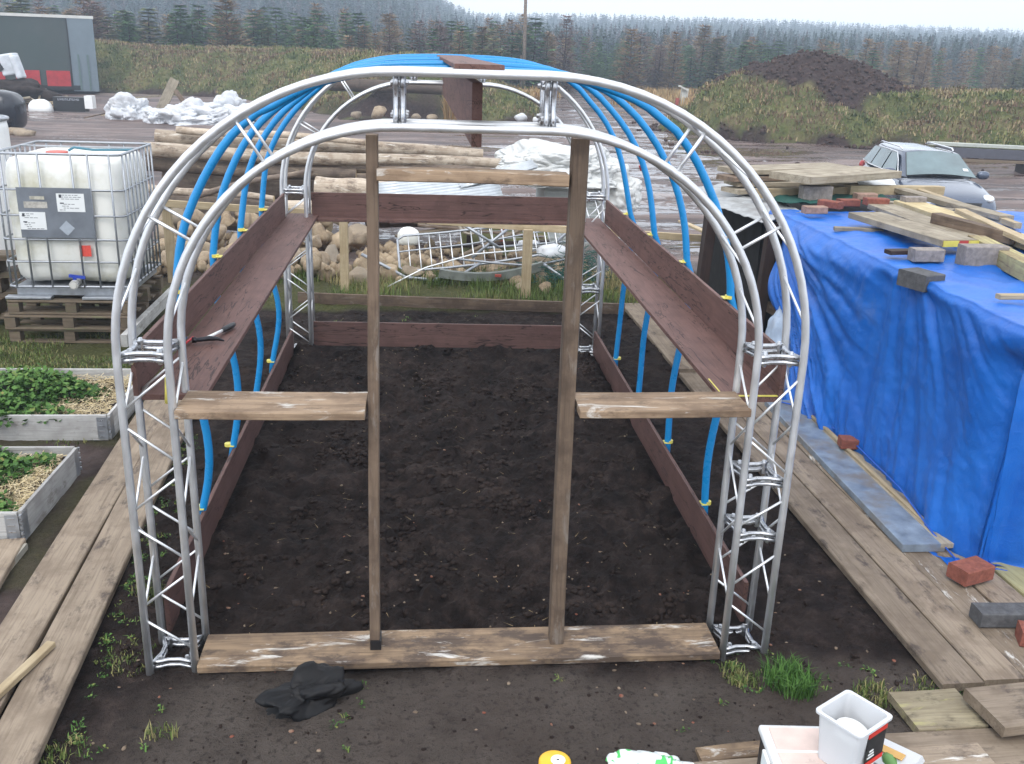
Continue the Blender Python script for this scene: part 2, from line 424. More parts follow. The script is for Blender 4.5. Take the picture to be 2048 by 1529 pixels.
def near_mat():
    t = NT('worked soil and trodden mud', .92, 0, .12)
    v = t.coord('Object', (1, 1, 1), False)
    n = t.noise(v, 3.0, 6, .65); n2 = t.noise(v, 34, 5, .7); n3 = t.noise(v, 130, 3, .7); nb = t.noise(v, .9, 4, .6)
    soil = t.ramp(t.mix(.5, n, t.noise(v, 11, 5, .7)), [(.38, (.008, .0052, .0048)), (.5, (.024, .0165, .0142)), (.62, (.062, .044, .038))])
    soil = t.mix(t.mr(nb, .50, .66, 0, .6), soil, (.040, .029, .025))
    soil = t.mix(t.mr(n2, .38, .7, 0, .65), soil, (.0065, .0045, .0042))
    soil = t.mix(t.mr(n3, .69, .73, 0, .6), soil, (.12, .085, .06))
    fr = t.ramp(n, [(.3, (.060, .048, .041)), (.65, (.100, .083, .072))])
    fr = t.mix(t.mr(n2, .52, .66, 0, .75), fr, (.018, .013, .011))
    fr = t.mix(t.mr(nb, .5, .7, 0, .5), fr, (.055, .040, .034))
    gr = t.ramp(n2, [(.3, (.030, .040, .014)), (.6, (.085, .085, .032)), (.75, (.15, .12, .06))])
    yd = t.ramp(n, [(.3, (.055, .040, .036)), (.65, (.11, .082, .074))])
    yd = t.mix(t.mr(n2, .45, .7, 0, .6), yd, (.06, .045, .045))
    a0 = t.n('ShaderNodeAttribute', attribute_name='dug'); soil = t.mix(a0.outputs['Fac'], yd, soil)
    a1 = t.n('ShaderNodeAttribute', attribute_name='front'); a2 = t.n('ShaderNodeAttribute', attribute_name='grass')
    t.col(t.mix(a2.outputs['Fac'], t.mix(a1.outputs['Fac'], soil, fr), gr))
    t.rough(t.mr(n2, .3, .7, .97, .7))
    t.bump(t.math('ADD', t.noise(v, 13, 4, .65), t.math('ADD', n2, t.math('MULTIPLY', n3, .5))), .9, .026)
    return t.m
NX0, NX1, NY0, NY1 = -7.0, 7.5, -4.2, 9.0
def build_ground():
    nr, nc = 520, 420
    d = 1.2 * (680 / 1.2) ** (np.arange(nr) / (nr - 1))
    s = np.linspace(-1, 1, nc)
    Y = (-6.0 + d)[:, None] + 0 * s[None, :]
    X = s[None, :] * (9 + .95 * d)[:, None]
    # front rows reach well behind the camera
    Y = Y - np.where(d < 2.5, (2.5 - d) * 20, 0)[:, None]
    z = yard_h(X, Y)
    rut = fbm(X * .25 + .3 * Y, Y * 1.4, 4, 3) - .5
    z = z + rut * .22 * sst(8.5, 12, Y) * (1 - sst(95, 120, Y)) + (fbm(X, Y, 3, 9) - .5) * .05 * sst(8.5, 12, Y)
    inside = sst(0, .5, np.minimum(np.minimum(X - NX0, NX1 - X), np.minimum(Y - NY0, NY1 - Y)))
    z = z - .25 * inside
    V = np.stack([X, Y, z], 2).reshape(-1, 3)
    o = obj('ground', V, grid_faces(nr, nc), ground_mat(), None, True, Matrix.Identity(4), fast=True)
    moor = sst(56, 66, Y + 8 * (fbm(X * .1, Y * .1, 3, 2) - .5)) * (1 - sst(5, 1.5, np.abs(X - (5.0 + (Y - 30) * .165))) * 1.0)
    moor = np.maximum(moor, sst(95, 105, Y))
    wet = sst(9.0, 11, Y) * sst(.40, .52, fbm(X * .10, Y * .10, 2, 31) * .6 + .4 * sst(11, 3, np.abs(X - (5.5 + (Y - 30) * .13))))
    wet = wet + sum(a_ * np.exp(-(((X - cx) / rx) ** 2 + ((Y - cy) / ry) ** 2)) for cx, cy, rx, ry, a_ in ((4.6, 12.6, 1.8, 2.2, 1.3), (7.5, 27, 2.6, 3.0, 1.1), (9.5, 34, 2.2, 5, 1.0), (4.0, 20, 1.8, 3, .8), (-13, 31, 4.5, 1.6, .7), (-3, 26, 5, 2, .5))) * sst(9.2, 10.5, Y)
    g_attr(o.data, 'forest', sst(100, 118, Y)); g_attr(o.data, 'moor', moor); g_attr(o.data, 'wet', wet)
    tag(o, 'wet brown mud yard with tyre ruts, running back to rough moorland', None, None, 'structure')
    nx, ny = 470, 430
    xs = np.linspace(NX0, NX1, nx); ys = np.linspace(NY0, NY1, ny)
    X, Y = np.meshgrid(xs, ys, indexing='ij')
    bed = sst(-1.47, -1.40, X) * sst(1.47, 1.40, X) * sst(0.0, .35, Y) * sst(5.08, 5.02, Y)
    side = sst(-2.0, -1.75, X) * sst(2.3, 2.1, X) * sst(-.35, .2, Y) * sst(6.75, 6.5, Y)
    soil = np.maximum(bed, side)
    lump = (fbm(X * 3.2, Y * 3.2, 5, 21, .62) - .5) * .17 + (fbm(X * 11, Y * 11, 3, 22) - .5) * .035
    lump = lump + np.abs(fbm(X * 6, Y * 6, 3, 33) - .5) * .17 + (fbm(X * 22, Y * 22, 3, 38, .7) - .5) * .05
    z = yard_h(X, Y) + lump * (.25 + .75 * bed + .35 * side * (1 - bed)) + .015 * bed
    z = z + .04 * bed * sst(2.8, 5, Y) - .012 - .05 * np.exp(-((X * 1.4) ** 2)) * bed * sst(3, 1, Y)
    edge = sst(0, .45, np.minimum(np.minimum(X - NX0, NX1 - X), np.minimum(Y - NY0, NY1 - Y)))
    z = yard_h(X, Y) + (z - yard_h(X, Y)) * edge + .004
    V = np.stack([X, Y, z], 2).reshape(-1, 3)
    o = obj('soil', V, grid_faces(nx, ny), near_mat(), None, True, Matrix.Identity(4), fast=True)
    wob = (fbm(X * 1.3, Y * 1.3, 4, 41) - .5)
    front = np.maximum(sst(.1, -.2, Y + wob * .5) * sst(-1.75, -1.1, X + wob), sst(7.6, 8.6, Y) * 0)
    gr = sst(6.55, 6.9, Y + wob * .4) * sst(9.0, 8.4, Y) * sst(-3.2, -2.6, X) * sst(4.2, 3.4, X)
    gr = np.maximum(gr, sst(-2.35, -2.6, X) * sst(2.9, 3.6, Y) * sst(8.2, 7.2, Y + wob))
    gr = np.maximum(gr, sst(-2.0, -2.3, X) * .5 * sst(.45, .6, fbm(X * 2, Y * 2, 3, 6)))
    dug = sst(-2.5, -2.2, X + wob * .3) * sst(3.3, 2.7, X + wob * .4) * sst(7.4, 6.9, Y + wob * .5)
    g_attr(o.data, 'dug', dug); g_attr(o.data, 'front', front); g_attr(o.data, 'grass', np.clip(gr * (.6 + .8 * fbm(X * 3, Y * 3, 3, 8)), 0, 1))
    tag(o, 'dark dug soil inside and around the greenhouse frame', None, None, 'structure')
    return xs, ys, z
XS, YS, ZS = build_ground()
def near_z(x, y):
    i = int(round((x - NX0) / (NX1 - NX0) * (len(XS) - 1))); j = int(round((y - NY0) / (NY1 - NY0) * (len(YS) - 1)))
    if 0 <= i < len(XS) and 0 <= j < len(YS): return float(ZS[i, j])
    return float(yard_h(np.array([x]), np.array([y]))[0])

# ---------------- plants built of many small blades or leaves
def leaf_mat(name, cols, rough=.7, trans=0):
    t = NT(name, rough, 0, .25); at = t.n('ShaderNodeAttribute', attribute_name='tint')
    t.col(t.ramp(at.outputs['Fac'], [(i / (len(cols) - 1), c) for i, c in enumerate(cols)]))
    return t.m
M_grass = leaf_mat('grass blades', [(.045, .075, .018), (.10, .15, .035), (.16, .19, .06), (.30, .25, .12)])
M_lush = leaf_mat('lush grass blades', [(.03, .075, .015), (.06, .15, .025), (.11, .22, .05)])
M_moorg = leaf_mat('bank grass', [(.060, .085, .024), (.13, .155, .042), (.20, .185, .068), (.34, .27, .15), (.16, .10, .06)])
M_reed = leaf_mat('dead rushes', [(.16, .09, .035), (.34, .20, .08), (.42, .30, .14), (.24, .15, .06)])
M_herb = leaf_mat('strawberry leaves', [(.020, .055, .012), (.05, .12, .025), (.10, .20, .045), (.20, .20, .06)])
M_straw = leaf_mat('straw', [(.42, .32, .16), (.62, .50, .29), (.72, .62, .42), (.30, .22, .12)])
M_spruce = leaf_mat('spruce needles', [(.034, .095, .030), (.070, .165, .045), (.12, .23, .065)])
M_spruce2 = leaf_mat('yellowing spruce needles', [(.08, .11, .032), (.14, .165, .048), (.23, .20, .07)])
M_larch = leaf_mat('bare larch twigs', [(.15, .085, .040), (.27, .165, .075), (.36, .25, .12)])
M_larchp = leaf_mat('bare birch twigs', [(.12, .060, .055), (.19, .105, .09), (.23, .15, .12)])
M_bdeep = leaf_mat('distant bare twigs', [(.05, .032, .03), (.075, .05, .045), (.10, .07, .06)])
M_deep = leaf_mat('distant conifer needles', [(.010, .026, .022), (.018, .042, .032), (.032, .060, .042)])
M_bark = plain('conifer bark', (.10, .07, .055), .9, 0, .3, 10)
def blades(name, pts, hmin, hmax, w, mat, parent=None, seed=0, per=7, lean=.5, spread=.06, tintf=None, up=1.0, M=None):
    """tufts at pts (n,3); one tapered bent blade = 3 triangles"""
    R = np.random.RandomState(seed); P = np.repeat(np.asarray(pts, float), per, 0); n = len(P)
    P = P + np.stack([R.normal(0, spread, n), R.normal(0, spread, n), np.zeros(n)], 1)
    h = R.uniform(hmin, hmax, n); a = R.uniform(0, 6.28, n); ln = R.uniform(.1, 1, n) * lean
    dx = np.cos(a); dy = np.sin(a); ww = w * R.uniform(.6, 1.3, n)
    b0 = P + np.stack([-dy * ww, dx * ww, 0 * h], 1); b1 = P + np.stack([dy * ww, -dx * ww, 0 * h], 1)
    mid = P + np.stack([dx * ln * h * .35, dy * ln * h * .35, h * .62 * up], 1)
    m0 = mid + np.stack([-dy * ww * .7, dx * ww * .7, 0 * h], 1); m1 = mid + np.stack([dy * ww * .7, -dx * ww * .7, 0 * h], 1)
    tip = P + np.stack([dx * ln * h, dy * ln * h, h * (1 - .35 * ln) * up], 1)
    V = np.stack([b0, b1, m0, m1, tip], 1).reshape(-1, 3); k = np.arange(n)[:, None] * 5
    F = np.concatenate([k + [0, 1, 3], k + [0, 3, 2], k + [2, 3, 4]], 0)
    o = obj(name, V, F, mat, parent, False, M, fast=True)
    tt = R.uniform(0, 1, len(pts)) if tintf is None else tintf
    tt = np.clip(np.repeat(tt, per) + R.normal(0, .12, n), 0, 1)
    g_attr(o.data, 'tint', np.repeat(tt, 5)); return o
def leaves(name, P, size, mat, parent=None, seed=0, tint=None, flat=.6, M=None):
    """rounded small leaves, two triangles pairs folded on the midrib"""
    R = np.random.RandomState(seed); n = len(P); a = R.uniform(0, 6.28, n); s = size * R.uniform(.6, 1.3, n)
    tilt = R.normal(0, flat, n); d = np.stack([np.cos(a), np.sin(a), tilt], 1); d /= np.linalg.norm(d, axis=1)[:, None]
    side = np.stack([-np.sin(a), np.cos(a), R.normal(0, flat, n)], 1); side /= np.linalg.norm(side, axis=1)[:, None]
    up = np.cross(d, side)
    p0 = P; p1 = P + d * s[:, None]; l1 = P + d * (s * .5)[:, None] + side * (s * .42)[:, None] + up * (s * .12)[:, None]
    l2 = P + d * (s * .5)[:, None] - side * (s * .42)[:, None] + up * (s * .12)[:, None]
    V = np.stack([p0, p1, l1, l2], 1).reshape(-1, 3); k = np.arange(n)[:, None] * 4
    F = np.concatenate([k + [0, 1, 2], k + [0, 3, 1]], 0)
    o = obj(name, V, F, mat, parent, False, M, fast=True)
    tt = R.uniform(0, 1, n) if tint is None else np.clip(tint + R.normal(0, .15, n), 0, 1)
    g_attr(o.data, 'tint', np.repeat(tt, 4)); return o

# ---------------- banks and mound
def bank_mat(brown_attr=True):
    t = NT('rough bank turf', .95, 0, .2); v = t.coord('Object', (1, 1, 1), False)
    n = t.noise(v, 1.1, 7, .7); n2 = t.noise(v, 6, 6, .7)
    g = t.ramp(n, [(.28, (.055, .055, .026)), (.45, (.10, .12, .036)), (.58, (.17, .16, .065)), (.75, (.24, .19, .10))])
    g = t.mix(t.mr(n2, .45, .7, 0, .7), g, (.045, .035, .022))
    b = t.ramp(n2, [(.3, (.022, .013, .012)), (.6, (.055, .034, .030)), (.75, (.12, .085, .07))])
    at = t.n('ShaderNodeAttribute', attribute_name='bare'); t.col(t.mix(at.outputs['Fac'], g, b))
    t.bump(n2, .9, .15); return t.m
M_bank = bank_mat()
def bank(name, poly, x0, x1, y0, y1, st, top, rise, seed, label, bump_f=None, bare_f=None):
    xs = np.arange(x0, x1, st); ys = np.arange(y0, y1, st)
    X, Y = np.meshgrid(xs, ys, indexing='ij')
    wob = (fbm(X * .35, Y * .35, 4, seed) - .5) * 2.2
    d = sdf(X, Y, poly) + wob
    hh = top * sst(-.2, rise, d) ** .8
    hh = hh + (fbm(X * .9, Y * .9, 5, seed + 2, .6) - .45) * .75 * sst(0, 1.2, d) + (fbm(X * .2, Y * .2, 2, seed + 4) - .5) * .5 * sst(0, 4, d)
    if bump_f is not None: hh = np.maximum(hh, bump_f(X, Y) + (fbm(X * 1.5, Y * 1.5, 4, 77) - .5) * .5 * sst(-.2, .6, bump_f(X, Y)))
    z = yard_h(X, Y) - .12 + np.where(d > -.25, hh, hh - .5)
    if bump_f is not None: z = np.maximum(z, yard_h(X, Y) - .6 + bump_f(X, Y) + (fbm(X * 1.5, Y * 1.5, 4, 77) - .5) * .5)
    V = np.stack([X, Y, z], 2).reshape(-1, 3)
    o = obj(name, V, grid_faces(len(xs), len(ys)), M_bank, None, True, Matrix.Identity(4), fast=True)
    dd = d if bump_f is None else np.maximum(d, (bump_f(X, Y) - .35) * 2.6)
    bare = sst(.9, .15, dd + (fbm(X * 1.1, Y * 1.1, 3, seed + 9) - .5) * 1.6)
    if bare_f is not None: bare = np.maximum(bare, bare_f(X, Y))
    g_attr(o.data, 'bare', bare); tag(o, label, None, None, 'structure')
    return X, Y, z, dd if bump_f is not None else d, bare
def bank_tufts(name, B, n, seed, label, hmin=.07, hmax=.26):
    X, Y, z, d, bare = B; R = np.random.RandomState(seed)
    ok = np.argwhere((d > .1) & (bare < .45) & (z > -.3)); pick = ok[R.randint(0, len(ok), n)]
    st = X[1, 0] - X[0, 0]
    P = np.stack([X[pick[:, 0], pick[:, 1]] + R.uniform(-.5, .5, n) * st, Y[pick[:, 0], pick[:, 1]] + R.uniform(-.5, .5, n) * st, z[pick[:, 0], pick[:, 1]] - .03], 1)
    tn = fbm(P[:, 0] * .45, P[:, 1] * .6, 5, seed, .7) * 3.6 - 1.25
    tn = np.where(fbm(P[:, 0] * .35 + 9, P[:, 1] * .5, 4, seed + 40) > .585, .97, tn)
    o = blades(name, P, hmin, hmax, .024, M_moorg, None, seed, 5, 1.3, .16, np.clip(tn, 0, 1), M=Matrix.Identity(4))
    tag(o, label, 'grass', None, 'stuff')
polyL = [(-40, 61), (-24, 58.5), (-13.5, 58), (-9.5, 54), (-6.5, 47.5), (-3.5, 42.6), (2.5, 42.6), (5.4, 43.6), (6.3, 49), (5.0, 58), (2, 66), (-10, 72), (-40, 74)]
BL = bank('grass_bank', polyL, -36, 9, 40, 75, .2, 2.75, 5.0, 50, 'long rough grass bank behind the white sacks, left of the track',
          bare_f=lambda X, Y: sst(47, 44, Y + 2 * (fbm(X, Y, 3, 3) - .5)) * sst(1.5, .0, X) * sst(-8, -4, X) * sst(.36, .5, fbm(X * .5, Y * .5, 3, 12) + .1))
bank_tufts('bank_grass', BL, 24000, 5, 'tussocky olive grass growing on the left bank')
cone = lambda X, Y: 3.62 * np.clip(1 - np.hypot((X - 17.4) / 7.4, (Y - 41) / 6.5) ** 1.6, 0, 1) ** .9
polyR = [(12.3, 40), (12.0, 36.6), (15, 35.4), (17.5, 34), (20, 32), (22.5, 28.5), (60, 26.5), (60, 48), (24, 47), (17, 46), (13, 44)]
BR = bank('grass_mound', polyR, 9, 46, 26, 50, .18, 2.0, 4.6, 60, 'grassed bank with a brown spoil heap on top, right of the track', bump_f=cone,
          bare_f=lambda X, Y: sst(2.1, 2.7, cone(X, Y) + (fbm(X * 1.2, Y * 1.2, 3, 8) - .5) * 1.3 + sst(15, 18, X) * .75))
bank_tufts('mound_grass', BR, 22000, 6, 'green and straw coloured grass growing on the right bank')
def heap_rubble():
    X, Y, z, d, bare = BR; R = np.random.RandomState(4); V0, F0 = ICO[1]
    ok = np.argwhere(((bare > .6) & (z > -.35)) | ((d > -1.3) & (d < .1) & (z > -.9))); pk = ok[R.randint(0, len(ok), 2200)]
    Vs = []; Fs = []
    for i, (a, b) in enumerate(pk):
        s = R.uniform(.03, .11); q = V0 * s * R.uniform(.6, 1.3, 3) * (1 + R.uniform(-.2, .2, (len(V0), 1)))
        Vs.append(q + [X[a, b] + R.uniform(-.1, .1), Y[a, b] + R.uniform(-.1, .1), max(z[a, b], -.45) + s * .3]); Fs.append(F0 + i * len(V0))
    o = obj('spoil_rubble', np.concatenate(Vs), np.concatenate(Fs), soil_mat('spoil stones', (.035, .021, .018), (.12, .078, .064)), None, False, Matrix.Identity(4), fast=True)
    tag(o, 'loose brown stones and lumps over the spoil heap', 'rubble', None, 'stuff')
heap_rubble()
# rushes on the moor
def rushes():
    R = np.random.RandomState(8); n = 9000
    Y = R.uniform(60, 92, n); X = R.uniform(-6, 45, n) + (Y - 60) * .15
    k = (np.abs(X - (5.0 + (Y - 30) * .165)) > 2.2) & (fbm(X * .25, Y * .25, 3, 91) > .40); X, Y = X[k], Y[k]
    P = np.stack([X, Y, yard_h(X, Y)], 1)
    o = blades('rushes', P, .35, .85, .045, M_reed, None, 8, 6, .5, .2, np.clip(fbm(X * .3, Y * .3, 3, 5) * 1.6 - .3, 0, 1), M=Matrix.Identity(4))
    tag(o, 'dead orange rushes on the moor beside the track', 'rushes', None, 'stuff')
rushes()

# ------------------------------------------------------------------ trees
def conifer_arrays(h, seed, kind='spruce', dens=1.0):
    R = random.Random(seed); V = []; F = []; T = []
    rad = h * (.24 if kind == 'spruce' else .23)
    z = h * .06; 
    while z < h * .985:
        f = z / h
        r = rad * (1 - f) ** (.8 if kind == 'spruce' else .7) * R.uniform(.8, 1.15) + .05
        nb = max(4, int((8 if kind == 'spruce' else 6) * dens * (1 - f * .35)))
        a0 = R.uniform(0, 6.28)
        for b in range(nb):
            a = a0 + 6.283 * b / nb + R.uniform(-.3, .3); L = r * R.uniform(.65, 1.2)
            rise = R.uniform(-.1, .35) + f * .5 if kind == 'spruce' else R.uniform(-.15, .55)
            ca, sa = math.cos(a), math.sin(a); tint = R.uniform(0, 1) * .6 + .2
            ns = max(2, int(L / .17)) if kind == 'spruce' else max(3, int(L / .15))
            for s_ in range(ns):
                q = (s_ + R.uniform(.2, .9)) / ns; q = .12 + .88 * q
                px = ca * L * q; py = sa * L * q; pz = z + L * (rise * q - .25 * q * q)
                for sd in (-1, 1, 0):
                    if kind != 'spruce' and sd == 0 and R.random() < .5: continue
                    aa = a + sd * R.uniform(.5, 1.1); l2 = (.46 if kind == 'spruce' else .50) * (1.15 - .6 * q) * R.uniform(.7, 1.3) * min(1.2, .55 + h * .1)
                    w2 = l2 * (.40 if kind == 'spruce' else .11)
                    ex = px + math.cos(aa) * l2; ey = py + math.sin(aa) * l2; ez = pz + (R.uniform(-.12, .08) if kind == 'spruce' else R.uniform(-.05, .25))
                    nx, ny = -math.sin(aa) * w2, math.cos(aa) * w2
                    k = len(V); V += [(px + nx, py + ny, pz), (px - nx, py - ny, pz + R.uniform(-.04, .04)), (ex, ey, ez)]
                    F.append((k, k + 1, k + 2)); tt = min(1, max(0, tint + R.uniform(-.25, .25) + (q - .5) * .5)); T += [tt, tt, min(1, tt + .2)]
        z += (.24 if kind == 'spruce' else .20) * R.uniform(.8, 1.2) * (.6 + h * .08)
    return np.array(V), np.array(F), np.array(T)
def tree_proto(name, h, seed, kind, mat, label, group, dens=1.0):
    V, F, T = conifer_arrays(h, seed, kind, dens)
    root = thing(name, label, 'tree', (0, 0, 0), 0, group)
    c = obj('crown', V, F, mat, root, False, None, fast=True); g_attr(c.data, 'tint', T)
    mb = MB(); mb.tube([(0, 0, -.1), (.02, .01, h * .5), (0, 0, h * .97)], [.02 * h, .012 * h, .004], 6)
    mb.build('trunk', M_bark, root)
    return root
G_T = 'young conifers edging the plantation beyond the yard'
protos = []
for i in range(4): protos.append(('g', tree_proto('spruce_tree', 5.0, 100 + i, 'spruce', M_spruce, 'dark green young spruce among the plantation edge trees', G_T)))
for i in range(2): protos.append(('y', tree_proto('spruce_tree', 4.4, 120 + i, 'spruce', M_spruce2, 'olive yellowing young spruce among the plantation edge trees', G_T)))
for i in range(3): protos.append(('b', tree_proto('larch_tree', 5.2, 140 + i, 'larch', M_larch, 'leafless orange brown larch among the plantation edge trees', G_T, 1.3)))
for i in range(2): protos.append(('p', tree_proto('birch_tree', 5.6, 160 + i, 'larch', M_larchp, 'leafless purplish birch among the plantation edge trees', G_T, 1.2)))
def plant_edge():
    R = random.Random(5); pts = []
    tries = 0
    while len(pts) < 600 and tries < 30000:
        tries += 1
        y = R.uniform(0, 1) ** 1.3 * 34 + 77; x = R.uniform(-62, 72)
        yf = y - (10 if x < 6 else 0) + max(0, x - 10) * .12 - (4 if x > 35 else 0)
        if abs(x - (5.0 + (yf - 30) * .165)) < 1.8 and yf < 84: continue
        if fbm(np.array([x * .09]), np.array([yf * .14]), 3, 66)[0] < .40 and R.random() < .8: continue
        if min([1e9] + [(x - a) ** 2 + (yf - b) ** 2 for a, b in pts[-600:]]) < 1.35 ** 2: continue
        pts.append((x, yf))
    pts.sort(key=lambda p: p[1])
    used = set()
    spec = [(8.4, 76.5, 'g', 5.9), (4.3, 77, 'g', 5.0), (-17, 68, 'g', 5.0), (-20.5, 68.5, 'g', 4.7), (24.5, 86, 'b', 5.8), (-12, 72, 'g', 4.6), (-2.8, 74, 'b', 5.6)]
    allp = [(x, y, k, h) for x, y, k, h in spec] + [(x, y, None, None) for x, y in pts]
    bulk = []
    yf_ = lambda i: i < 120
    for i, (x, y, k, h) in enumerate(allp):
        n = float(vn(np.array([x * .11]), np.array([y * .11]), 4)[0])
        if k is None:
            q = R.random() + (n - .5) * .9 + (.12 if x > 25 else 0)
            k = 'g' if q < .48 else ('y' if q < .68 else ('b' if q < .93 else 'p'))
            h = (R.uniform(3.0, 5.6) if x < 12 else R.uniform(3.2, 4.8)) * (1.12 if k in 'bp' else 1.0)
            if x < -5: h *= 1.08
        if i >= 280: bulk.append((x, y, k, h)); continue
        cand = [p for p in protos if p[0] == k]; pr = R.choice(cand)[1]
        o = pr if pr.name not in used else copy_tree(pr); used.add(pr.name)
        base = 5.0 if k == 'g' else 4.4 if k == 'y' else 5.2 if k == 'b' else 5.6
        s = h / base; w = s * R.uniform(1.05, 1.5)
        reg = 'behind the left bank' if x < -4 else 'left of the telegraph pole' if x < 7.5 else 'by the bend of the track' if x < 16 else 'behind the spoil heap' if x < 32 else 'behind the right bank'
        kd = {'g': 'dark green spruce', 'y': 'olive yellowing spruce', 'b': 'leafless orange brown larch', 'p': 'leafless purplish birch'}[k]
        o['label'] = ('tall ' if h > 4.9 else 'short ' if h < 3.9 else 'mid height ') + kd + (', front row ' if yf_(i) else ', deeper row ') + reg
        if i < len(spec): o['label'] = ['tall dark spruce just right of the telegraph pole', 'pointed dark spruce left of the telegraph pole', 'broad dark spruce above the left bank', 'dark spruce above the left bank beside the trailer', 'broad orange larch rising left of the spoil heap', 'dark spruce above the middle of the left bank', 'feathery brown larch above the right end of the left bank'][i]
        o.location = (x, y, float(yard_h(np.array([x]), np.array([y]))[0]) - .05); o.rotation_euler = (R.uniform(-.03, .03), R.uniform(-.03, .03), R.uniform(0, 6.28)); o.scale = (w, w, s)
    return bulk
BULK = plant_edge()
def forest(name, items, protoarr, mat, label, kind='stuff'):
    """items: (x, y, z, h, width factor, which)"""
    Vs = []; Fs = []; Ts = []; off = 0; R = np.random.RandomState(3)
    for (x, y, z, h, w, k) in items:
        V, F, T = protoarr[k % len(protoarr)]; a = R.uniform(0, 6.28); c, s = math.cos(a) * h * w, math.sin(a) * h * w
        Q = np.empty_like(V); Q[:, 0] = V[:, 0] * c - V[:, 1] * s + x; Q[:, 1] = V[:, 0] * s + V[:, 1] * c + y; Q[:, 2] = V[:, 2] * h + z
        Vs.append(Q); Fs.append(F + off); Ts.append(np.clip(T * .6 + R.uniform(-.1, .5), 0, 1)); off += len(V)
    o = obj(name, np.concatenate(Vs), np.concatenate(Fs), mat, None, False, Matrix.Identity(4), fast=True)
    g_attr(o.data, 'tint', np.concatenate(Ts)); tag(o, label, 'woodland', None, kind); return o
def simple_arr(seed, lv, nb, r=.28):
    R = random.Random(seed); V = []; F = []; T = []
    for i in range(lv):
        f = i / lv; z = .08 + f * .9; rr = r * (1 - f) ** .75
        for b in range(nb):
            a = R.uniform(0, 6.28); l = rr * R.uniform(.7, 1.3) + .01; w = l * .35 + .008
            ca, sa = math.cos(a), math.sin(a); k = len(V); dz = R.uniform(-.05, .03)
            V += [(-sa * w, ca * w, z + .03), (sa * w, -ca * w, z + .03), (ca * l, sa * l, z + dz)]; F.append((k, k + 1, k + 2)); t = R.random(); T += [t, t, min(1, t + .2)]
    k = len(V); V += [(.012, 0, .9), (-.012, 0, .9), (0, 0, 1.03), (0, .02, 0), (0, -.02, 0), (0, 0, .9)]; F += [(k, k + 1, k + 2), (k + 3, k + 4, k + 5)]; T += [.3] * 6
    return np.array(V), np.array(F), np.array(T)
full = {'g': [tuple(a / (np.array([5.0]) if j == 0 else 1) if j == 0 else a for j, a in enumerate(conifer_arrays(5.0, 200 + i, 'spruce', .8))) for i in range(3)],
        'b': [tuple(a / 5.0 if j == 0 else a for j, a in enumerate(conifer_arrays(5.0, 210 + i, 'larch', 1.0))) for i in range(3)]}
for kk, mat, lab in (('gy', M_spruce, 'green young spruces behind the plantation edge'), ('bp', M_larch, 'bare brown larches behind the plantation edge')):
    it = [(x, y, float(yard_h(np.array([x]), np.array([y]))[0]), h, 1.0, i) for i, (x, y, k, h) in enumerate(BULK) if k in kk]
    forest('spruce_wood' if kk == 'gy' else 'larch_wood', it[:170], full['g' if kk == 'gy' else 'b'], mat, lab)
def deep_woods():
    R = random.Random(9); arr = [simple_arr(i, 15, 6) for i in range(6)]
    a = []; b = []
    for i in range(2600):
        y = R.uniform(122, 255); x = R.uniform(-.62, .66) * (y + 10)
        n = float(vn(np.array([x * .02]), np.array([y * .02]), 14)[0])
        h = (3.3 + .0225 * y) * R.uniform(.78, 1.12) * (.88 + .2 * n)
        (b if R.random() < .14 + (n > .62) * .25 else a).append((x, y, float(yard_h(np.array([x]), np.array([y]))[0]), h, R.uniform(.8, 1.15), i))
    forest('middle_wood', a, arr, M_deep, 'hazy grey green conifer plantation behind the young trees')
    forest('brown_wood', b, arr, M_bdeep, 'bare brown larches mixed into the hazy plantation')
    c = []
    for i in range(7200):
        y = R.uniform(255, 560); x = R.uniform(-.62, .66) * (y + 10)
        c.append((x, y, float(yard_h(np.array([x]), np.array([y]))[0]), R.uniform(4.5, 7.5), R.uniform(1.2, 2.0), i))
    forest('hill_wood', c, [simple_arr(40 + i, 8, 5) for i in range(5)], M_deep, 'pale misty conifer forest covering the far hillside')
deep_woods()
# haze
hz = NT('damp air'); hz.t.nodes.remove(hz.b); pv = hz.n('ShaderNodeVolumePrincipled')
pv.inputs['Color'].default_value = (.72, .85, 1, 1); pv.inputs['Density'].default_value = .0016; pv.inputs['Anisotropy'].default_value = .0
hz.l(pv.outputs[0], hz.t.nodes['Material Output'].inputs['Volume'])
o = MB().box((0, 260, 27), (1500, 860, 66)).build('haze', hz.m); tag(o, None, None, None, 'stuff')

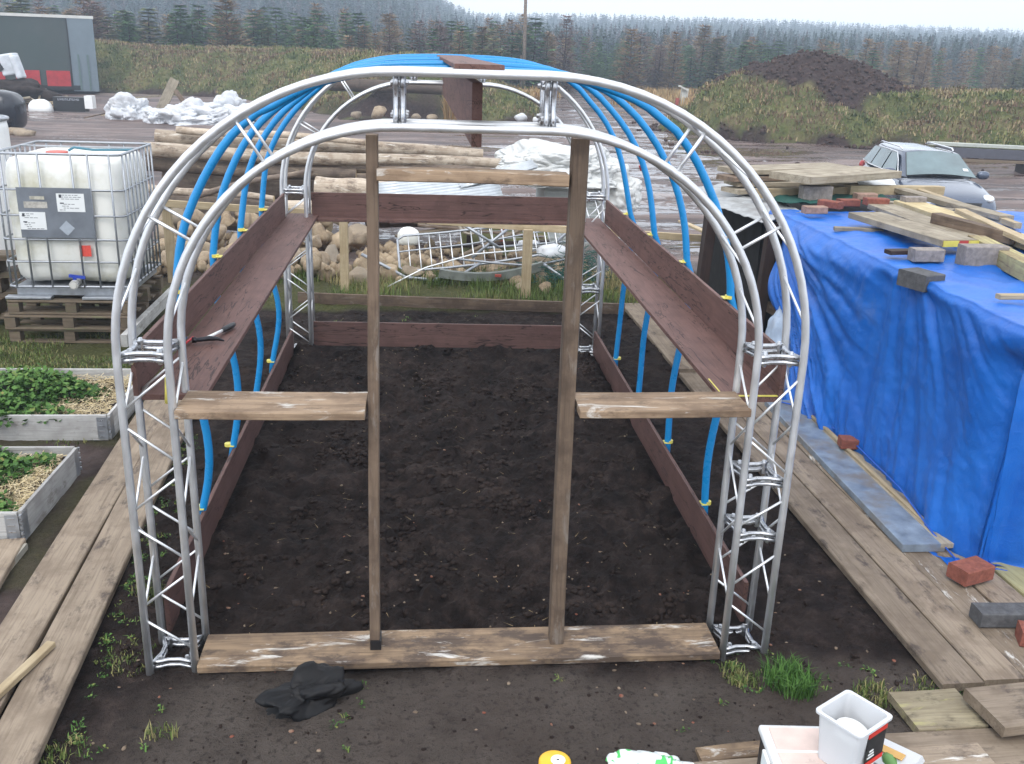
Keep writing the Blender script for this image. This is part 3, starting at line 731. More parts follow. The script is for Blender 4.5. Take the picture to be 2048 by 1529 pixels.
# ------------------------------------------------------------------ greenhouse frame
HW, HS, RO, TT, DD, LL = 1.5, 1.556, 1.195, 0.2125, 0.2394, 5.11
def arch_pt(o, s):
    """o offset inward from the outer chord; s in 0..1 left foot to right foot"""
    R = RO - o; l1 = HS; la = math.pi / 2 * R; lt = 2 * (HW - RO); tot = 2 * l1 + 2 * la + lt; d = s * tot
    if d < l1: return Vector((-HW + o, 0, d))
    d -= l1
    if d < la: a = d / R; return Vector((-HW + RO - R * math.cos(a), 0, HS + R * math.sin(a)))
    d -= la
    if d < lt: return Vector((-HW + RO + d, 0, HS + R))
    d -= lt
    if d < la: a = d / R; return Vector((HW - RO + R * math.sin(a), 0, HS + R * math.cos(a)))
    d -= la
    return Vector((HW - o, 0, HS - d))
def chord_pts(o, y, n=20):
    R = RO - o; P = [Vector((-HW + o, y, -.06)), Vector((-HW + o, y, HS * .5)), Vector((-HW + o, y, HS))]
    P += [Vector((-HW + RO - R * math.cos(a), y, HS + R * math.sin(a))) for a in [math.pi / 2 * i / n for i in range(1, n + 1)]]
    P += [Vector((HW - RO + R * math.sin(a), y, HS + R * math.cos(a))) for a in [math.pi / 2 * i / n for i in range(0, n + 1)]]
    P += [Vector((HW - o, y, HS * .5)), Vector((HW - o, y, -.06))]
    return P
def ring(parent, c, ex, ey, ax, w=TT, d=DD, flat=False):
    """bolted joint: double cast plate ring linking the four chords; c centre, ex/ey section axes, ax along the chords"""
    mb = MB(); c = Vector(c)
    for off in (-.014, .014):
        pts = []
        for (a, b, na) in ((1, 1, 0), (-1, 1, 1), (-1, -1, 2), (1, -1, 3)):
            q = c + ex * (a * (w / 2 - .012)) + ey * (b * (d / 2 - .012)) + ax * off; pts.append(q)
        # bow each side inward at its ends, as the cast gussets do
        P = []
        for i in range(4):
            p, q = pts[i], pts[(i + 1) % 4]
            for f in (0.0, .16, .3, .7, .84):
                m = p.lerp(q, f); k = .028 if f in (.3, .7) else (.018 if f in (.16, .84) else 0)
                P.append(m + (c + ax * off - m).normalized() * k)
        mb.tube(P, .0115, 6, closed=True)
    o = mb.build('joint_ring', M_zinc, parent); smooth_tube(o)
    for (a, b) in ((1, 1), (-1, 1), (-1, -1), (1, -1)):
        p = c + ex * (a * (w / 2 - .045)) + ey * (b * (d / 2 - .038))
        bo = MB(); bo.tube([p - ax * .036, p - ax * .024, p + ax * .024, p + ax * .036], [.009, .013, .013, .009], 6)
        bo.build('bolt', M_zinc, parent)
def brace(mb_parent, a, b, r=.0062):
    o = MB().tube([a, b], r, 6).build('brace', M_alu2, mb_parent); smooth_tube(o)
def truss_arch(y0, label, extra_right, name='truss_arch'):
    T = thing(name, label, 'truss', (0, y0, 0))
    for o_ in (0, TT):
        for yy in (0, DD):
            o = MB().tube([p + Vector((0, y0 + yy, 0)) for p in chord_pts(o_, 0)], .0178, 12).build('chord', M_alu, T); smooth_tube(o)
            for s in (.055,):
                pass
    X, Yv, Z = Vector((1, 0, 0)), Vector((0, 1, 0)), Vector((0, 0, 1))
    for sx in (-1, 1):
        cx = sx * (HW - TT / 2)
        for z in [.02, HS] + (extra_right if sx > 0 else []):
            ring(T, (cx, y0 + DD / 2, z), X, Yv, Z)
        # top joints
        ring(T, (sx * (HW - RO), y0 + DD / 2, HS + RO - TT / 2), Z, Yv, X)
        xo, xi = sx * HW, sx * (HW - TT)
        zz = [(.28, .12), (.35, .52), (.76, .60), (.84, 1.01), (1.25, 1.08), (1.32, 1.50)] if sx < 0 else [(.14, .31), (.58, .41), (.87, .73), (1.0, 1.18), (1.48, 1.24)]
        for (zo, zi) in zz:
            brace(T, (xo, y0, zo), (xi, y0, zi)); brace(T, (xo, y0 + DD, zo), (xi, y0 + DD, zi))
        for k, (za, zb) in enumerate(((.31, .38), (.56, .66), (.80, .90), (1.05, 1.14), (1.28, 1.36))):
            for xx in (xo, xi):
                a, b = (za, zb + .12) if k % 2 == 0 else (zb + .12, za)
                brace(T, (xx, y0, a), (xx, y0 + DD, b))
        for ang in (31, 57):
            for yy in (0, DD):
                ca, sa = math.cos(math.radians(ang)), math.sin(math.radians(ang))
                cc = Vector((sx * (HW - RO), y0 + yy, HS))
                brace(T, cc + Vector((sx * ca * RO, 0, sa * RO)), cc + Vector((sx * ca * (RO - TT), 0, sa * (RO - TT))), .0075)
        for ang in (8, 24, 40, 55, 70):
            for R_ in (RO, RO - TT):
                a1 = math.radians(ang); a2 = math.radians(ang + 9); cc = Vector((sx * (HW - RO), y0, HS))
                ya, yb = (0, DD) if (ang // 8) % 2 else (DD, 0)
                brace(T, cc + Vector((sx * math.cos(a1) * R_, ya, math.sin(a1) * R_)), cc + Vector((sx * math.cos(a2) * R_, yb, math.sin(a2) * R_)), .006)
    return T
truss_arch(0.0, 'nearest silver aluminium truss arch, standing over the door frame', [.66, .95])
truss_arch(LL - DD / 2, 'far silver aluminium truss arch, behind the blue hoops', [.66])
Tk = truss_arch
# blue hoops
for i, (ya, yb, lab) in enumerate(((1.20, 1.20, 'blue pipe hoop nearest the front truss arch'), (2.14, 2.17, 'second blue pipe hoop from the front truss arch'),
                             (3.06, 3.15, 'third blue pipe hoop from the front, red tape band on its right side'), (3.98, 4.10, 'rearmost blue pipe hoop beside the far truss arch'))):
    T = thing('pipe_hoop', lab, 'pipe hoop', (0, ya, 0), 0, 'blue pipe hoops spanning the greenhouse frame')
    P = []
    for k in range(15):
        f = k / 15; z = .16 + f * (1.56 - .16); P.append((-1.51 - .02 * f + .09 * math.sin(min(1, f / .74) * math.pi) ** 1.3, 0, z))
    K = [(-1.53, 1.56), (-1.50, 1.78), (-1.455, 1.96), (-1.36, 2.155), (-1.245, 2.32), (-1.13, 2.44), (-.98, 2.555), (-.82, 2.645), (-.66, 2.70), (-.45, 2.738), (-.2, 2.752), (.05, 2.756), (.3, 2.754), (.5, 2.742), (.66, 2.715), (.82, 2.665), (.97, 2.595), (1.13, 2.465), (1.27, 2.30), (1.385, 2.09), (1.46, 1.88), (1.505, 1.70), (1.53, 1.56)]
    lo = P[:]
    for j in range(len(K) - 1):
        p0, p1, p2, p3 = K[max(0, j - 1)], K[j], K[j + 1], K[min(len(K) - 1, j + 2)]
        for f in (0, .5):
            h = lambda a, b, c, d: .5 * (2 * b + (c - a) * f + (2 * a - 5 * b + 4 * c - d) * f * f + (3 * b - a - 3 * c + d) * f ** 3)
            P.append((h(p0[0], p1[0], p2[0], p3[0]), 0, h(p0[1], p1[1], p2[1], p3[1]) + (.012 * (i - 1.5) if abs(p1[0]) < 1 else 0)))
    P = P + [(1.53, 0, 1.56)] + [(1.53 - .016 * math.cos(z * 2.0) - .02 * math.sin(z * 3), 0, z) for x, _, z in lo[::-1]]
    P = [(x + .006 * math.sin(j * .7 + i), ya + (yb - ya) * j / len(P), z) for j, (x, _, z) in enumerate(P)]
    o = MB().tube(P, .0225, 12).build('pipe', M_blue, T); smooth_tube(o)
    for sx, yy in ((-1, ya), (1, yb)):
        for z in (.265, 1.555):
            o = MB().tube([(sx * 1.52, yy, z - .008), (sx * 1.52, yy, z + .012)], .0245, 12).build('tape_band', M_tape, T)
            MB().box((sx * 1.495, yy - .005, z), (.035, .062, .004)).build('tape_tag', M_tape, T)
    if i == 2:
        MB().tube([(1.408, yb, 2.035), (1.392, yb, 2.07)], .0245, 12).build('red_band', M_redtape, T)
GS = 'brown stained boards of the greenhouse frame'
BT = .022
def board(p0, p1, w, t, lab, mat=M_brown, grp=GS, cat='board', name='brown_board', up=(0, 0, 1), **k):
    return plank(name, p0, p1, w, t, mat, None, up, label=lab, cat=cat, group=grp, **k)
for sx, side in ((-1, 'left'), (1, 'right')):
    board((sx * 1.49, .18, 1.435), (sx * 1.49, 4.98, 1.435), BT, .215, 'upright brown board edging the %s shelf' % side, ch=.002, segs=12)
    board((sx * 1.338, .20 if sx < 0 else .17, 1.315), (sx * 1.336, 5.2, 1.315), .284, .026, 'long brown shelf board on the %s%s' % (side, ' with the hammer on it' if sx < 0 else ' with yellow marks at its near end'), ch=.002, segs=12)
    board((sx * 1.475, .30, .13), (sx * 1.475, 5.02, .13), .024, .235, 'brown board edging the soil along the %s side' % side, ch=.002, segs=14, warp=.008)
board((-1.25, 5.125, 1.42), (1.24, 5.125, 1.42), .022, .235, 'upright brown board above the far shelf', up=(0, 0, 1), ch=.002)
board((-1.24, 5.05, 1.305), (1.24, 5.05, 1.305), .12, .026, 'narrow brown shelf board across the far end', ch=.002)
board((-1.27, 5.08, .19), (1.2, 5.08, .17), .024, .24, 'brown board edging the soil across the far end', ch=.002)
# yellow chalk marks on the right shelf end
mk = MB().box((1.34, .178, 1.3295), (.26, .016, .003)).box((1.207, .30, 1.3285), (.006, .26, .003)).build('yellow_mark', M_tape, None)
mk.parent = None; tag(mk, 'yellow crayon line along the near end of the right shelf', 'mark')
board((.025, .32, 2.57), (-.02, 5.2, 2.57), .045, .27, 'deep brown ridge beam on edge under the top of the arches', name='ridge_beam', cat='beam', ch=.003, segs=10)
board((.02, .02, 2.775), (-.02, 5.2, 2.775), .20, .022, 'flat brown ridge board lying on the arch tops and hoops', name='ridge_board', ch=.003, segs=10)
board((-.05, .28, 2.742), (.22, .28, 2.742), .12, .022, 'short brown cross piece under the ridge board at the front', name='brown_board', ch=.003)
# cracks on the left shelf are in the grain; door frame
def post(x0, x1, z1, w, t, lab, skew=0):
    return plank('door_post', (x0, .105, -.02), (x1, .105, z1), w, t, M_post, None, (0, -1, 0), warp=.006, segs=10, ch=.004, label=lab, cat='post', group='upright posts of the door frame')
post(-.437, -.425, 2.50, .048, .085, 'left door post, slender weathered timber')
post(.457, .438, 2.505, .068, .085, 'right door post, the wider weathered timber')
MB().box((-.437, .10, .05), (.052, .091, .10)).build('tape_foot', M_black, bpy.data.objects['door_post'])
plank('door_rail', (-.40, .105, 2.345), (.40, .105, 2.335), .12, .05, M_rail, None, warp=.005, label='weathered head rail across the top of the door opening', cat='rail')
plank('door_rail', (-1.27, .08, 1.316), (-.462, .08, 1.316), .275, .036, M_rail, None, warp=.005, label='weathered rail left of the door at shelf height', cat='rail')
plank('door_rail', (.492, .09, 1.316), (1.275, .09, 1.316), .255, .036, M_rail, None, warp=.005, label='white stained weathered rail right of the door at shelf height', cat='rail')
plank('sill_board', (-1.27, .09, .026), (1.26, .10, .03), .27, .046, M_sill, None, warp=.006, segs=10, ch=.008, label='thick muddy sill board lying across the foot of the doorway', cat='board')
# rear bed edge
plank('edging_board', (-1.66, 7.02, .06), (2.08, 6.58, .06), .035, .13, M_post, None, warp=.008, segs=10, label='thin weathered edging board behind the far soil strip', cat='board')
# ------------------------------------------------------------------ walkways
def deck(x0, y0, x1, y1, w, lab, mat, grp, z=.032, t=.045):
    plank('deck_board', (x0, y0, z), (x1, y1, z + .003), w, t, mat, None, warp=.01, segs=12, ch=.006, label=lab, cat='board', group=grp)
GL = 'long boards of the left walkway'; GR = 'long boards of the right walkway'
lx = lambda x, y: x - .105 * (y + .7)
deck(-1.865, -1.3, -2.20, 4.6, .225, 'left walkway board nearest the greenhouse soil', M_deck, GL)
deck(-2.10, -1.5, -2.42, 4.6, .225, 'middle board of the left walkway', M_deck, GL)
deck(-2.33, -1.5, -2.645, 1.25, .22, 'outer board of the left walkway beside the near raised bed', M_deck, GL, z=.028)
deck(2.355, -.33, 2.25, 4.3, .215, 'right walkway board nearest the greenhouse soil', M_deck, GR, z=.04)
deck(2.585, -.31, 2.475, 4.3, .215, 'middle board of the right walkway', M_deck, GR, z=.04)
deck(2.82, -.35, 2.70, 4.2, .215, 'white smeared outer board of the right walkway', M_deck2, GR, z=.036)
deck(2.26, 4.45, 2.24, 6.95, .23, 'far short board of the right walkway', M_deck, GR, z=.03)
deck(3.06, -.30, 2.98, 1.3, .21, 'short board under the dark block at the right', M_deck, GR, z=.030)
deck(3.29, -.30, 3.22, .8, .2, 'moss yellow board at the right edge', wood('mossy board', (.36, .33, .18), (.20, .18, .09)), GR, z=.034)
plank('batten', (-2.16, -.55, .078), (-1.985, .13, .075), .045, .03, M_new, None, label='pale sawn batten lying on the left walkway', cat='batten')
for i, (c, d, l) in enumerate((((-2.72, 1.05), (.42, .34), 'pale paving slab beside the near raised bed corner'), ((-2.76, .66), (.42, .34), 'mossy paving slab below the near raised bed'), ((-2.8, .27), (.42, .34), 'paving slab at the left edge of the picture'))):
    plank('paving_slab', (c[0] - d[0] / 2, c[1], .015), (c[0] + d[0] / 2, c[1], .015), d[1], .04, plain('paving slab', (.33, .31, .26), .85, 0, .15, 10, .3, dirtc=(.14, .15, .08), dirt=.7), None, warp=.001, segs=2, label=l, cat='slab')
# ------------------------------------------------------------------ raised beds
def bed(x0, x1, y0, y1, label, seed, plants, straw):
    T = thing('raised_bed', label, 'raised bed', ((x0 + x1) / 2, (y0 + y1) / 2, 0), 0, None)
    zc, h, t = .10, .2, .022
    plank('side_board', (x0, y0, zc), (x1, y0, zc), t, h, M_collar, T, warp=.002, ch=.002, segs=3)
    plank('side_board', (x0, y1, zc), (x1, y1, zc), t, h, M_collar, T, warp=.002, ch=.002, segs=3)
    plank('side_board', (x1 + .012, y0 + .011, zc), (x1 + .012, y1 - .011, zc), t, h, M_collar, T, warp=.002, ch=.002, segs=3)
    plank('side_board', (x0 - .012, y0 + .011, zc), (x0 - .012, y1 - .011, zc), t, h, M_collar, T, warp=.002, ch=.002, segs=3)
    for (hx, hy, sy) in ((x1, y0, -1), (x1, y1, 1)):
        H = MB().box((hx - .03, hy + sy * .0125, zc), (.075, .003, .17)).box((hx + .0245, hy - sy * .04, zc), (.003, .075, .17)).build('corner_hinge', M_galv, T)
        for k in range(5):
            o = MB().tube([(hx + .022, hy + sy * .014, zc - .075 + k * .036), (hx + .022, hy + sy * .014, zc - .055 + k * .036)], .009, 8).build('knuckle', M_galv, H)
        mb = MB()
        for k in range(4): mb.box((hx - .035, hy + sy * .0155, zc - .065 + k * .042), (.04, .004, .007))
        mb.build('rivet_strap', M_zinc, H)
    xs = np.linspace(x0 + .012, x1 - .0, 50); ys = np.linspace(y0 + .012, y1 - .012, 50); X, Y = np.meshgrid(xs, ys, indexing='ij')
    Z = .12 + (fbm(X * 7, Y * 7, 4, seed) - .5) * .05
    o = obj('bed_soil', np.stack([X, Y, Z], 2).reshape(-1, 3), grid_faces(50, 50), M_clod, T, True, fast=True)
    R = np.random.RandomState(seed); n = 2600
    px = R.uniform(x0 + .05, x1 - .05, n * 3); py = R.uniform(y0 + .05, y1 - .05, n * 3); k = straw(px, py) > R.uniform(.2, .8, n * 3); px, py = px[k][:n], py[k][:n]; m = len(px)
    a = R.uniform(0, 6.28, m); l = R.uniform(.02, .06, m); w = .0022; pz = .15 + R.uniform(-.015, .02, m); dz = R.uniform(-.012, .012, m)
    c, s = np.cos(a), np.sin(a)
    V = np.stack([np.stack([px - c * l - s * w, py - s * l + c * w, pz - dz], 1), np.stack([px - c * l + s * w, py - s * l - c * w, pz - dz + .002], 1), np.stack([px + c * l, py + s * l, pz + dz], 1)], 1).reshape(-1, 3)
    o = obj('straw_mulch', V, np.arange(m * 3).reshape(-1, 3), M_straw, T, False, fast=True); g_attr(o.data, 'tint', np.repeat(R.uniform(0, 1, m), 3)); tag(o, None, None, None, 'stuff')
    P = []; tn = []
    for (cx, cy, r, hh, q) in plants:
        a = R.uniform(0, 6.28, q); rr = r * np.sqrt(R.uniform(0, 1, q)); zz = .15 + hh * (1 - (rr / r) ** 2) * R.uniform(.3, 1, q)
        P.append(np.stack([cx + rr * np.cos(a), cy + rr * np.sin(a), zz], 1)); tn.append((zz - .15) / max(hh, .01) * .6 + .15)
    P = np.concatenate(P); tn = np.concatenate(tn); k = P[:, 0] < x1 + .02; P, tn = P[k], tn[k]
    leaves('strawberry_plants', P, .045, M_herb, T, seed, tn)
bed(-3.75, -2.545, 2.87, 3.95, 'far raised bed with bushy green plants and straw mulch', 3, [(-3.35, 3.5, .42, .20, 1500), (-3.05, 3.45, .25, .13, 500), (-3.45, 3.1, .3, .12, 700), (-3.1, 3.02, .16, .06, 180), (-2.82, 3.45, .12, .05, 90), (-2.95, 2.98, .14, .05, 90), (-3.3, 2.88, .12, .07, 150)],
    lambda x, y: sst(-3.4, -3.0, x) * 1.1)
bed(-3.78, -2.575, 1.29, 2.27, 'near raised bed with low green plants and straw', 4, [(-2.98, 1.95, .24, .10, 600), (-3.2, 2.0, .35, .12, 700), (-2.85, 1.5, .16, .07, 220), (-3.05, 1.5, .25, .08, 400), (-2.75, 2.1, .12, .06, 120), (-2.72, 1.4, .1, .05, 90)],
    lambda x, y: sst(-3.1, -2.85, x) * .9 + .1)
# ------------------------------------------------------------------ grass and bits near the frame
def soft_tufts():
    R = np.random.RandomState(21)
    def tuft(name, c, r, n, hmin, hmax, label, mat=None, seed=1):
        mat = mat or M_grass
        a = R.uniform(0, 6.28, n); rr = r * np.sqrt(R.uniform(0, 1, n))
        P = np.array([[c[0] + q * math.cos(b), c[1] + q * math.sin(b), near_z(c[0] + q * math.cos(b), c[1] + q * math.sin(b)) - .005] for q, b in zip(rr, a)])
        o = blades(name, P, hmin, hmax, .0028, mat, None, seed, 6, .8, .012, M=Matrix.Identity(4)); tag(o, label, 'grass', None, 'stuff')
    tuft('grass_tuft', (1.56, -.22), .12, 130, .04, .12, 'bright green grass tuft right of the right truss foot', M_lush, seed=2)
    tuft('grass_tuft', (1.33, -.17), .09, 50, .02, .06, 'small thin grass tuft in front of the right truss foot', seed=3)
    tuft('grass_tuft', (1.93, -.33), .10, 70, .02, .06, 'small grass tuft behind the plastic tub', seed=4)
    tuft('grass_tuft', (2.22, -.40), .18, 90, .015, .05, 'low grass between the right walkway end and the loose boards', seed=5)
    tuft('grass_tuft', (2.55, -.40), .2, 110, .015, .05, 'low grass under the end of the right walkway', seed=6)
    tuft('grass_tuft', (-1.62, .12), .14, 40, .012, .035, 'sparse weeds beside the left walkway near the truss foot', seed=7)
    tuft('grass_tuft', (-1.66, .65), .10, 30, .03, .07, 'sparse weeds between the left walkway and the left truss leg', seed=8)
    tuft('grass_tuft', (-1.33, -.45), .06, 12, .03, .07, 'tiny grass sprig in the mud at lower left', seed=9)
    tuft('grass_tuft', (-1.72, -.55), .09, 30, .02, .05, 'low weeds at the near end of the left walkway', seed=10)
    for k, (x0, x1, y0, y1, n, h0, h1, lab) in enumerate(((-2.4, 3.3, 6.95, 8.7, 1500, .05, .2, 'rough grass under the gate panels and rubble behind the greenhouse'), (-5.6, -2.55, 4.1, 5.6, 2300, .02, .06, 'mown grass between the pallets and the raised beds'), (-2.9, -2.45, 2.3, 2.85, 150, .02, .05, 'low weeds between the two raised beds'))):
        P = np.stack([R.uniform(x0, x1, n), R.uniform(y0, y1, n)], 1); ok = fbm(P[:, 0] * 1.2, P[:, 1] * 1.2, 3, 50 + k) > .42; P = P[ok]
        if k == 0: P = P[P[:, 1] > 6.8 - .117 * (P[:, 0] - 0) + .1]
        P = np.array([[a, b, near_z(a, b) - .01] for a, b in P])
        o = blades('grass_patch', P, h0, h1, .004, M_grass, None, 30 + k, 8, .7, .06, (np.clip(fbm(P[:, 0] * 2.2, P[:, 1] * 2.2, 3, 5) * 2.4 - .55, .1, 1) if k == 0 else None), M=Matrix.Identity(4)); tag(o, lab, 'grass', None, 'stuff')
soft_tufts()
def weeds():
    R = np.random.RandomState(31)
    P = []
    for i in range(90):
        y = R.uniform(-.6, 3.0); x = -1.70 - .09 * (y + .7) + abs(R.normal(0, .07)) - .0; P.append((x, y))
    for i in range(25): P.append((R.normal(1.5, .25), R.normal(-.2, .1)))
    for i in range(60): P.append((R.uniform(2.0, 2.9), R.normal(-.38, .035)))
    for i in range(9): P.append((R.uniform(-1.5, 1.2), R.uniform(-.6, -.1)))
    for i in range(25): P.append((R.uniform(-1.2, 1.3), R.uniform(5.3, 6.5)))
    Q = np.array([[a, b, near_z(a, b) - .002] for a, b in P])
    o = blades('weed_sprigs', Q, .008, .035, .0032, M_herb, None, 5, 6, 1.4, .012, M=Matrix.Identity(4)); tag(o, 'tiny green weeds scattered over the mud around the frame', 'weeds', None, 'stuff')
    L = np.repeat(Q, 5, 0) + R.normal(0, .015, (len(Q) * 5, 3)) * [1, 1, .2] + [0, 0, .01]
    o = leaves('weed_leaves', L, .014, M_herb, None, 6, None, .3, M=Matrix.Identity(4)); tag(o, 'small weed leaves on the mud around the frame', 'weeds', None, 'stuff')
weeds()
def clods():
    R = np.random.RandomState(2); V0, F0 = ICO[1]; Vs = []; Fs = []; k = 0
    def put(x, y, s):
        nonlocal k
        q = V0 * s * R.uniform(.6, 1.3, 3) * [1, 1, .6] * (1 + R.uniform(-.35, .35, (len(V0), 1)))
        Vs.append(q + [x, y, near_z(x, y) + s * .15]); Fs.append(F0 + k * len(V0)); k += 1
    for i in range(9000):
        x, y = R.uniform(-1.42, 1.42), R.uniform(.3, 5.0)
        if float(vn(np.array([x * 3]), np.array([y * 3]), 5)[0]) * .7 + .3 * R.rand() > .38: put(x, y, min(.018, .003 + R.exponential(.0035)))
    for i in range(420):
        cx, cy = R.uniform(-1.38, 1.38), R.uniform(.35, 4.95)
        if fbm(np.array([cx * 2.2]), np.array([cy * 2.2]), 3, 71)[0] < .44: continue
        for j in range(R.randint(5, 16)): put(cx + R.normal(0, .03), cy + R.normal(0, .03), R.uniform(.006, .028))
    for i in range(1500):
        x = R.choice([R.uniform(-1.95, -1.5), R.uniform(1.5, 2.2)]); put(x, R.uniform(-.3, 6.5), min(.02, .003 + R.exponential(.004)))
    for i in range(500): put(R.uniform(-1.4, 2.2), R.uniform(5.25, 6.6), .003 + R.exponential(.004))
    for i in range(380): put(R.uniform(-1.5, 2.0), R.uniform(-.7, -.05), .002 + R.exponential(.0025))
    o = obj('soil_clods', np.concatenate(Vs), np.concatenate(Fs), M_clod, None, False, Matrix.Identity(4), fast=True); tag(o, 'crumbly dark clods over the dug soil', 'soil', None, 'stuff')
    Vs.clear(); Fs.clear(); k = 0
    cr = []
    for i in range(420): 
        if R.rand() < .7: put(R.uniform(-1.4, 1.4), R.uniform(.3, 6.4), R.uniform(.003, .010))
        else: put(R.uniform(-1.7, 2.2), R.uniform(-.65, 1.0), R.uniform(.004, .012))
    t = NT('stone crumbs', .9); oi = t.coord('Object', (1, 1, 1), False); t.col(t.ramp(t.noise(oi, 9, 1), [(.35, (.20, .065, .04)), (.5, (.26, .20, .14)), (.62, (.14, .10, .07))]))
    o = obj('stone_crumbs', np.concatenate(Vs), np.concatenate(Fs), t.m, None, False, Matrix.Identity(4), fast=True); tag(o, 'small brick and stone crumbs scattered over the soil', 'crumbs', None, 'stuff')
    n = 300; x = R.uniform(-1.45, 1.45, n); y = R.uniform(.2, 6.4, n); a = R.uniform(0, 6.28, n); l = R.uniform(.008, .035, n)
    V = []
    for i in range(n):
        z = near_z(x[i], y[i]) + .008; c, s = math.cos(a[i]), math.sin(a[i]); w = .0018
        V += [(x[i] - c * l[i] - s * w, y[i] - s * l[i] + c * w, z), (x[i] - c * l[i] + s * w, y[i] - s * l[i] - c * w, z), (x[i] + c * l[i], y[i] + s * l[i], z + R.uniform(0, .01))]
    o = obj('root_scraps', V, np.arange(n * 3).reshape(-1, 3), M_straw, None, False, Matrix.Identity(4), fast=True); g_attr(o.data, 'tint', np.ones(n * 3)); tag(o, 'dry root and straw scraps on the soil', 'scraps', None, 'stuff')
clods()

# ------------------------------------------------------------------ tank, pallets
def pallet(x0, x1, y0, y1, z, label, grp):
    T = thing('pallet', label, 'pallet', ((x0 + x1) / 2, (y0 + y1) / 2, z), 0, grp)
    W_ = x1 - x0; D_ = y1 - y0
    for k in range(5):
        y = y0 + .05 + (D_ - .1) * k / 4; plank('deck_slat', (x0, y, z + .13), (x1, y, z + .13), .1, .02, M_pallet, T, warp=.003, segs=3)
    for k in range(3):
        y = y0 + .05 + (D_ - .1) * k / 2; plank('bottom_slat', (x0, y, z + .012), (x1, y, z + .012), .1, .02, M_pallet, T, warp=.003, segs=3)
        for j in range(3):
            x = x0 + .05 + (W_ - .1) * j / 2; MB().box((x, y, z + .071), (.1, .1, .094)).build('block', M_pallet, T)
GP = 'pallets stacked under the white tank'
pallet(-4.2, -3.08, 5.33, 6.5, .0, 'lowest pallet of the stack under the white tank', GP)
pallet(-4.22, -3.04, 5.31, 6.5, .142, 'middle pallet of the stack under the white tank', GP)
pallet(-4.18, -3.02, 5.34, 6.5, .284, 'top pallet of the stack under the white tank', GP)
def tank(x0, x1, y0, y1, z0, z1, label, detail=True):
    T = thing('water_tank', label, 'tank', ((x0 + x1) / 2, (y0 + y1) / 2, z0), 0)
    cx, cy = (x0 + x1) / 2, (y0 + y1) / 2; w, d = x1 - x0, y1 - y0
    # bottle: rounded box with valve recess and shoulders
    n = 48; V = []; lev = [(0, .82), (.015, .90), (.06, .965), (.12, .985), (.5, .99), (.86, .985), (.93, .96), (.965, .91), (.98, .82), (.985, .5), (.99, .2), (.99, 0.0)]
    hh = z1 - z0 - .05
    for (f, s) in lev:
        for k in range(n):
            a = 2 * math.pi * k / n; ca, sa = math.cos(a), math.sin(a)
            e = .16; px = math.copysign(abs(ca) ** (e + .1), ca) * (w / 2 - .03) * s; py = math.copysign(abs(sa) ** (e + .1), sa) * (d / 2 - .03) * s
            if f < .16 and sa < 0 and abs(px) < w * .24: py += .07 * (1 - (f / .17))
            V.append((cx + px, cy + py, z0 + .03 + f * hh))
    F = [(i * n + k, i * n + (k + 1) % n, (i + 1) * n + (k + 1) % n, (i + 1) * n + k) for i in range(len(lev) - 1) for k in range(n)] + [tuple(range(n))[::-1]]
    obj('bottle', V, F, M_ibc, T, True)
    r = .0105
    def loop(z, name='cage_rail', rr=r, dz=0):
        q = .07; P = []
        for (ax, ay, bx, by) in ((x1 - q, y0, x1, y0 + q), (x1, y1 - q, x1 - q, y1), (x0 + q, y1, x0, y1 - q), (x0, y0 + q, x0 + q, y0)):
            P += [(ax, ay, z), ((ax + bx) / 2 + (bx - ax + ay - by) * 0 + (.02 if bx + ax > 2 * cx else -.02), (ay + by) / 2 + (.02 if by + ay > 2 * cy else -.02), z), (bx, by, z)]
        o = MB().tube(P, rr, 6, closed=True).build(name, M_galv, T); smooth_tube(o)
    H = z1 - z0
    loop(z1, rr=.013)
    for f in (.74, .55, .37, .20): loop(z0 + H * f)
    loop(z0 + .01, rr=.013)
    def bar(x, y, za, zb):
        o = MB().tube([(x, y, za), (x, y, (za + zb) / 2), (x, y, zb)], r, 6).build('cage_bar', M_galv, T); smooth_tube(o)
    for k in range(6):
        x = x0 + w * (.07, .20, .36, .62, .75, .92)[k]
        bar(x, y0 - .006, z0, z1)
        bar(x, y1 + .006, z0, z1)
    for k in range(9):
        y = y0 + .08 + (d - .16) * k / 8; bar(x1 + .006, y, z0, z1); bar(x0 - .006, y, z0, z1)
    if not detail: return
    MB().tube([(cx - .12, cy - .18, z1 - .06), (cx - .12, cy - .18, z1 - .015)], [.10, .098], 24).build('lid', M_rust2, T)
    MB().tube([(x0, cy + .1, z1 + .004), (cx, cy + .12, z1 + .0), (x1, cy + .1, z1 + .004)], .009, 6).build('top_bar', M_galv, T)
    MB().tube([(cx - .02, cy - .16, z1 - .01), (cx + .03, cy - .14, z1 + .02), (cx + .2, cy - .13, z1 - .0), (x1, cy - .1, z1 + .005)], .012, 8).build('hose', plain('teal hose', (.04, .16, .22), .5), T)
    # plate and labels
    P_ = MB().box((-3.645, y0 - .018, 1.26), (.67, .004, .47)).build('label_plate', M_foam, T)
    lab = plain('paper label', (.72, .74, .74), .6, 0, .03, 9)
    MB().box((-3.86, y0 - .0215, 1.185), (.235, .003, .165)).build('paper_label', lab, P_)
    MB().box((-3.50, y0 - .0215, 1.36), (.25, .003, .17)).build('paper_label', lab, P_)
    ink = plain('label ink', (.07, .075, .09), .7)
    mb = MB(); R = random.Random(3)
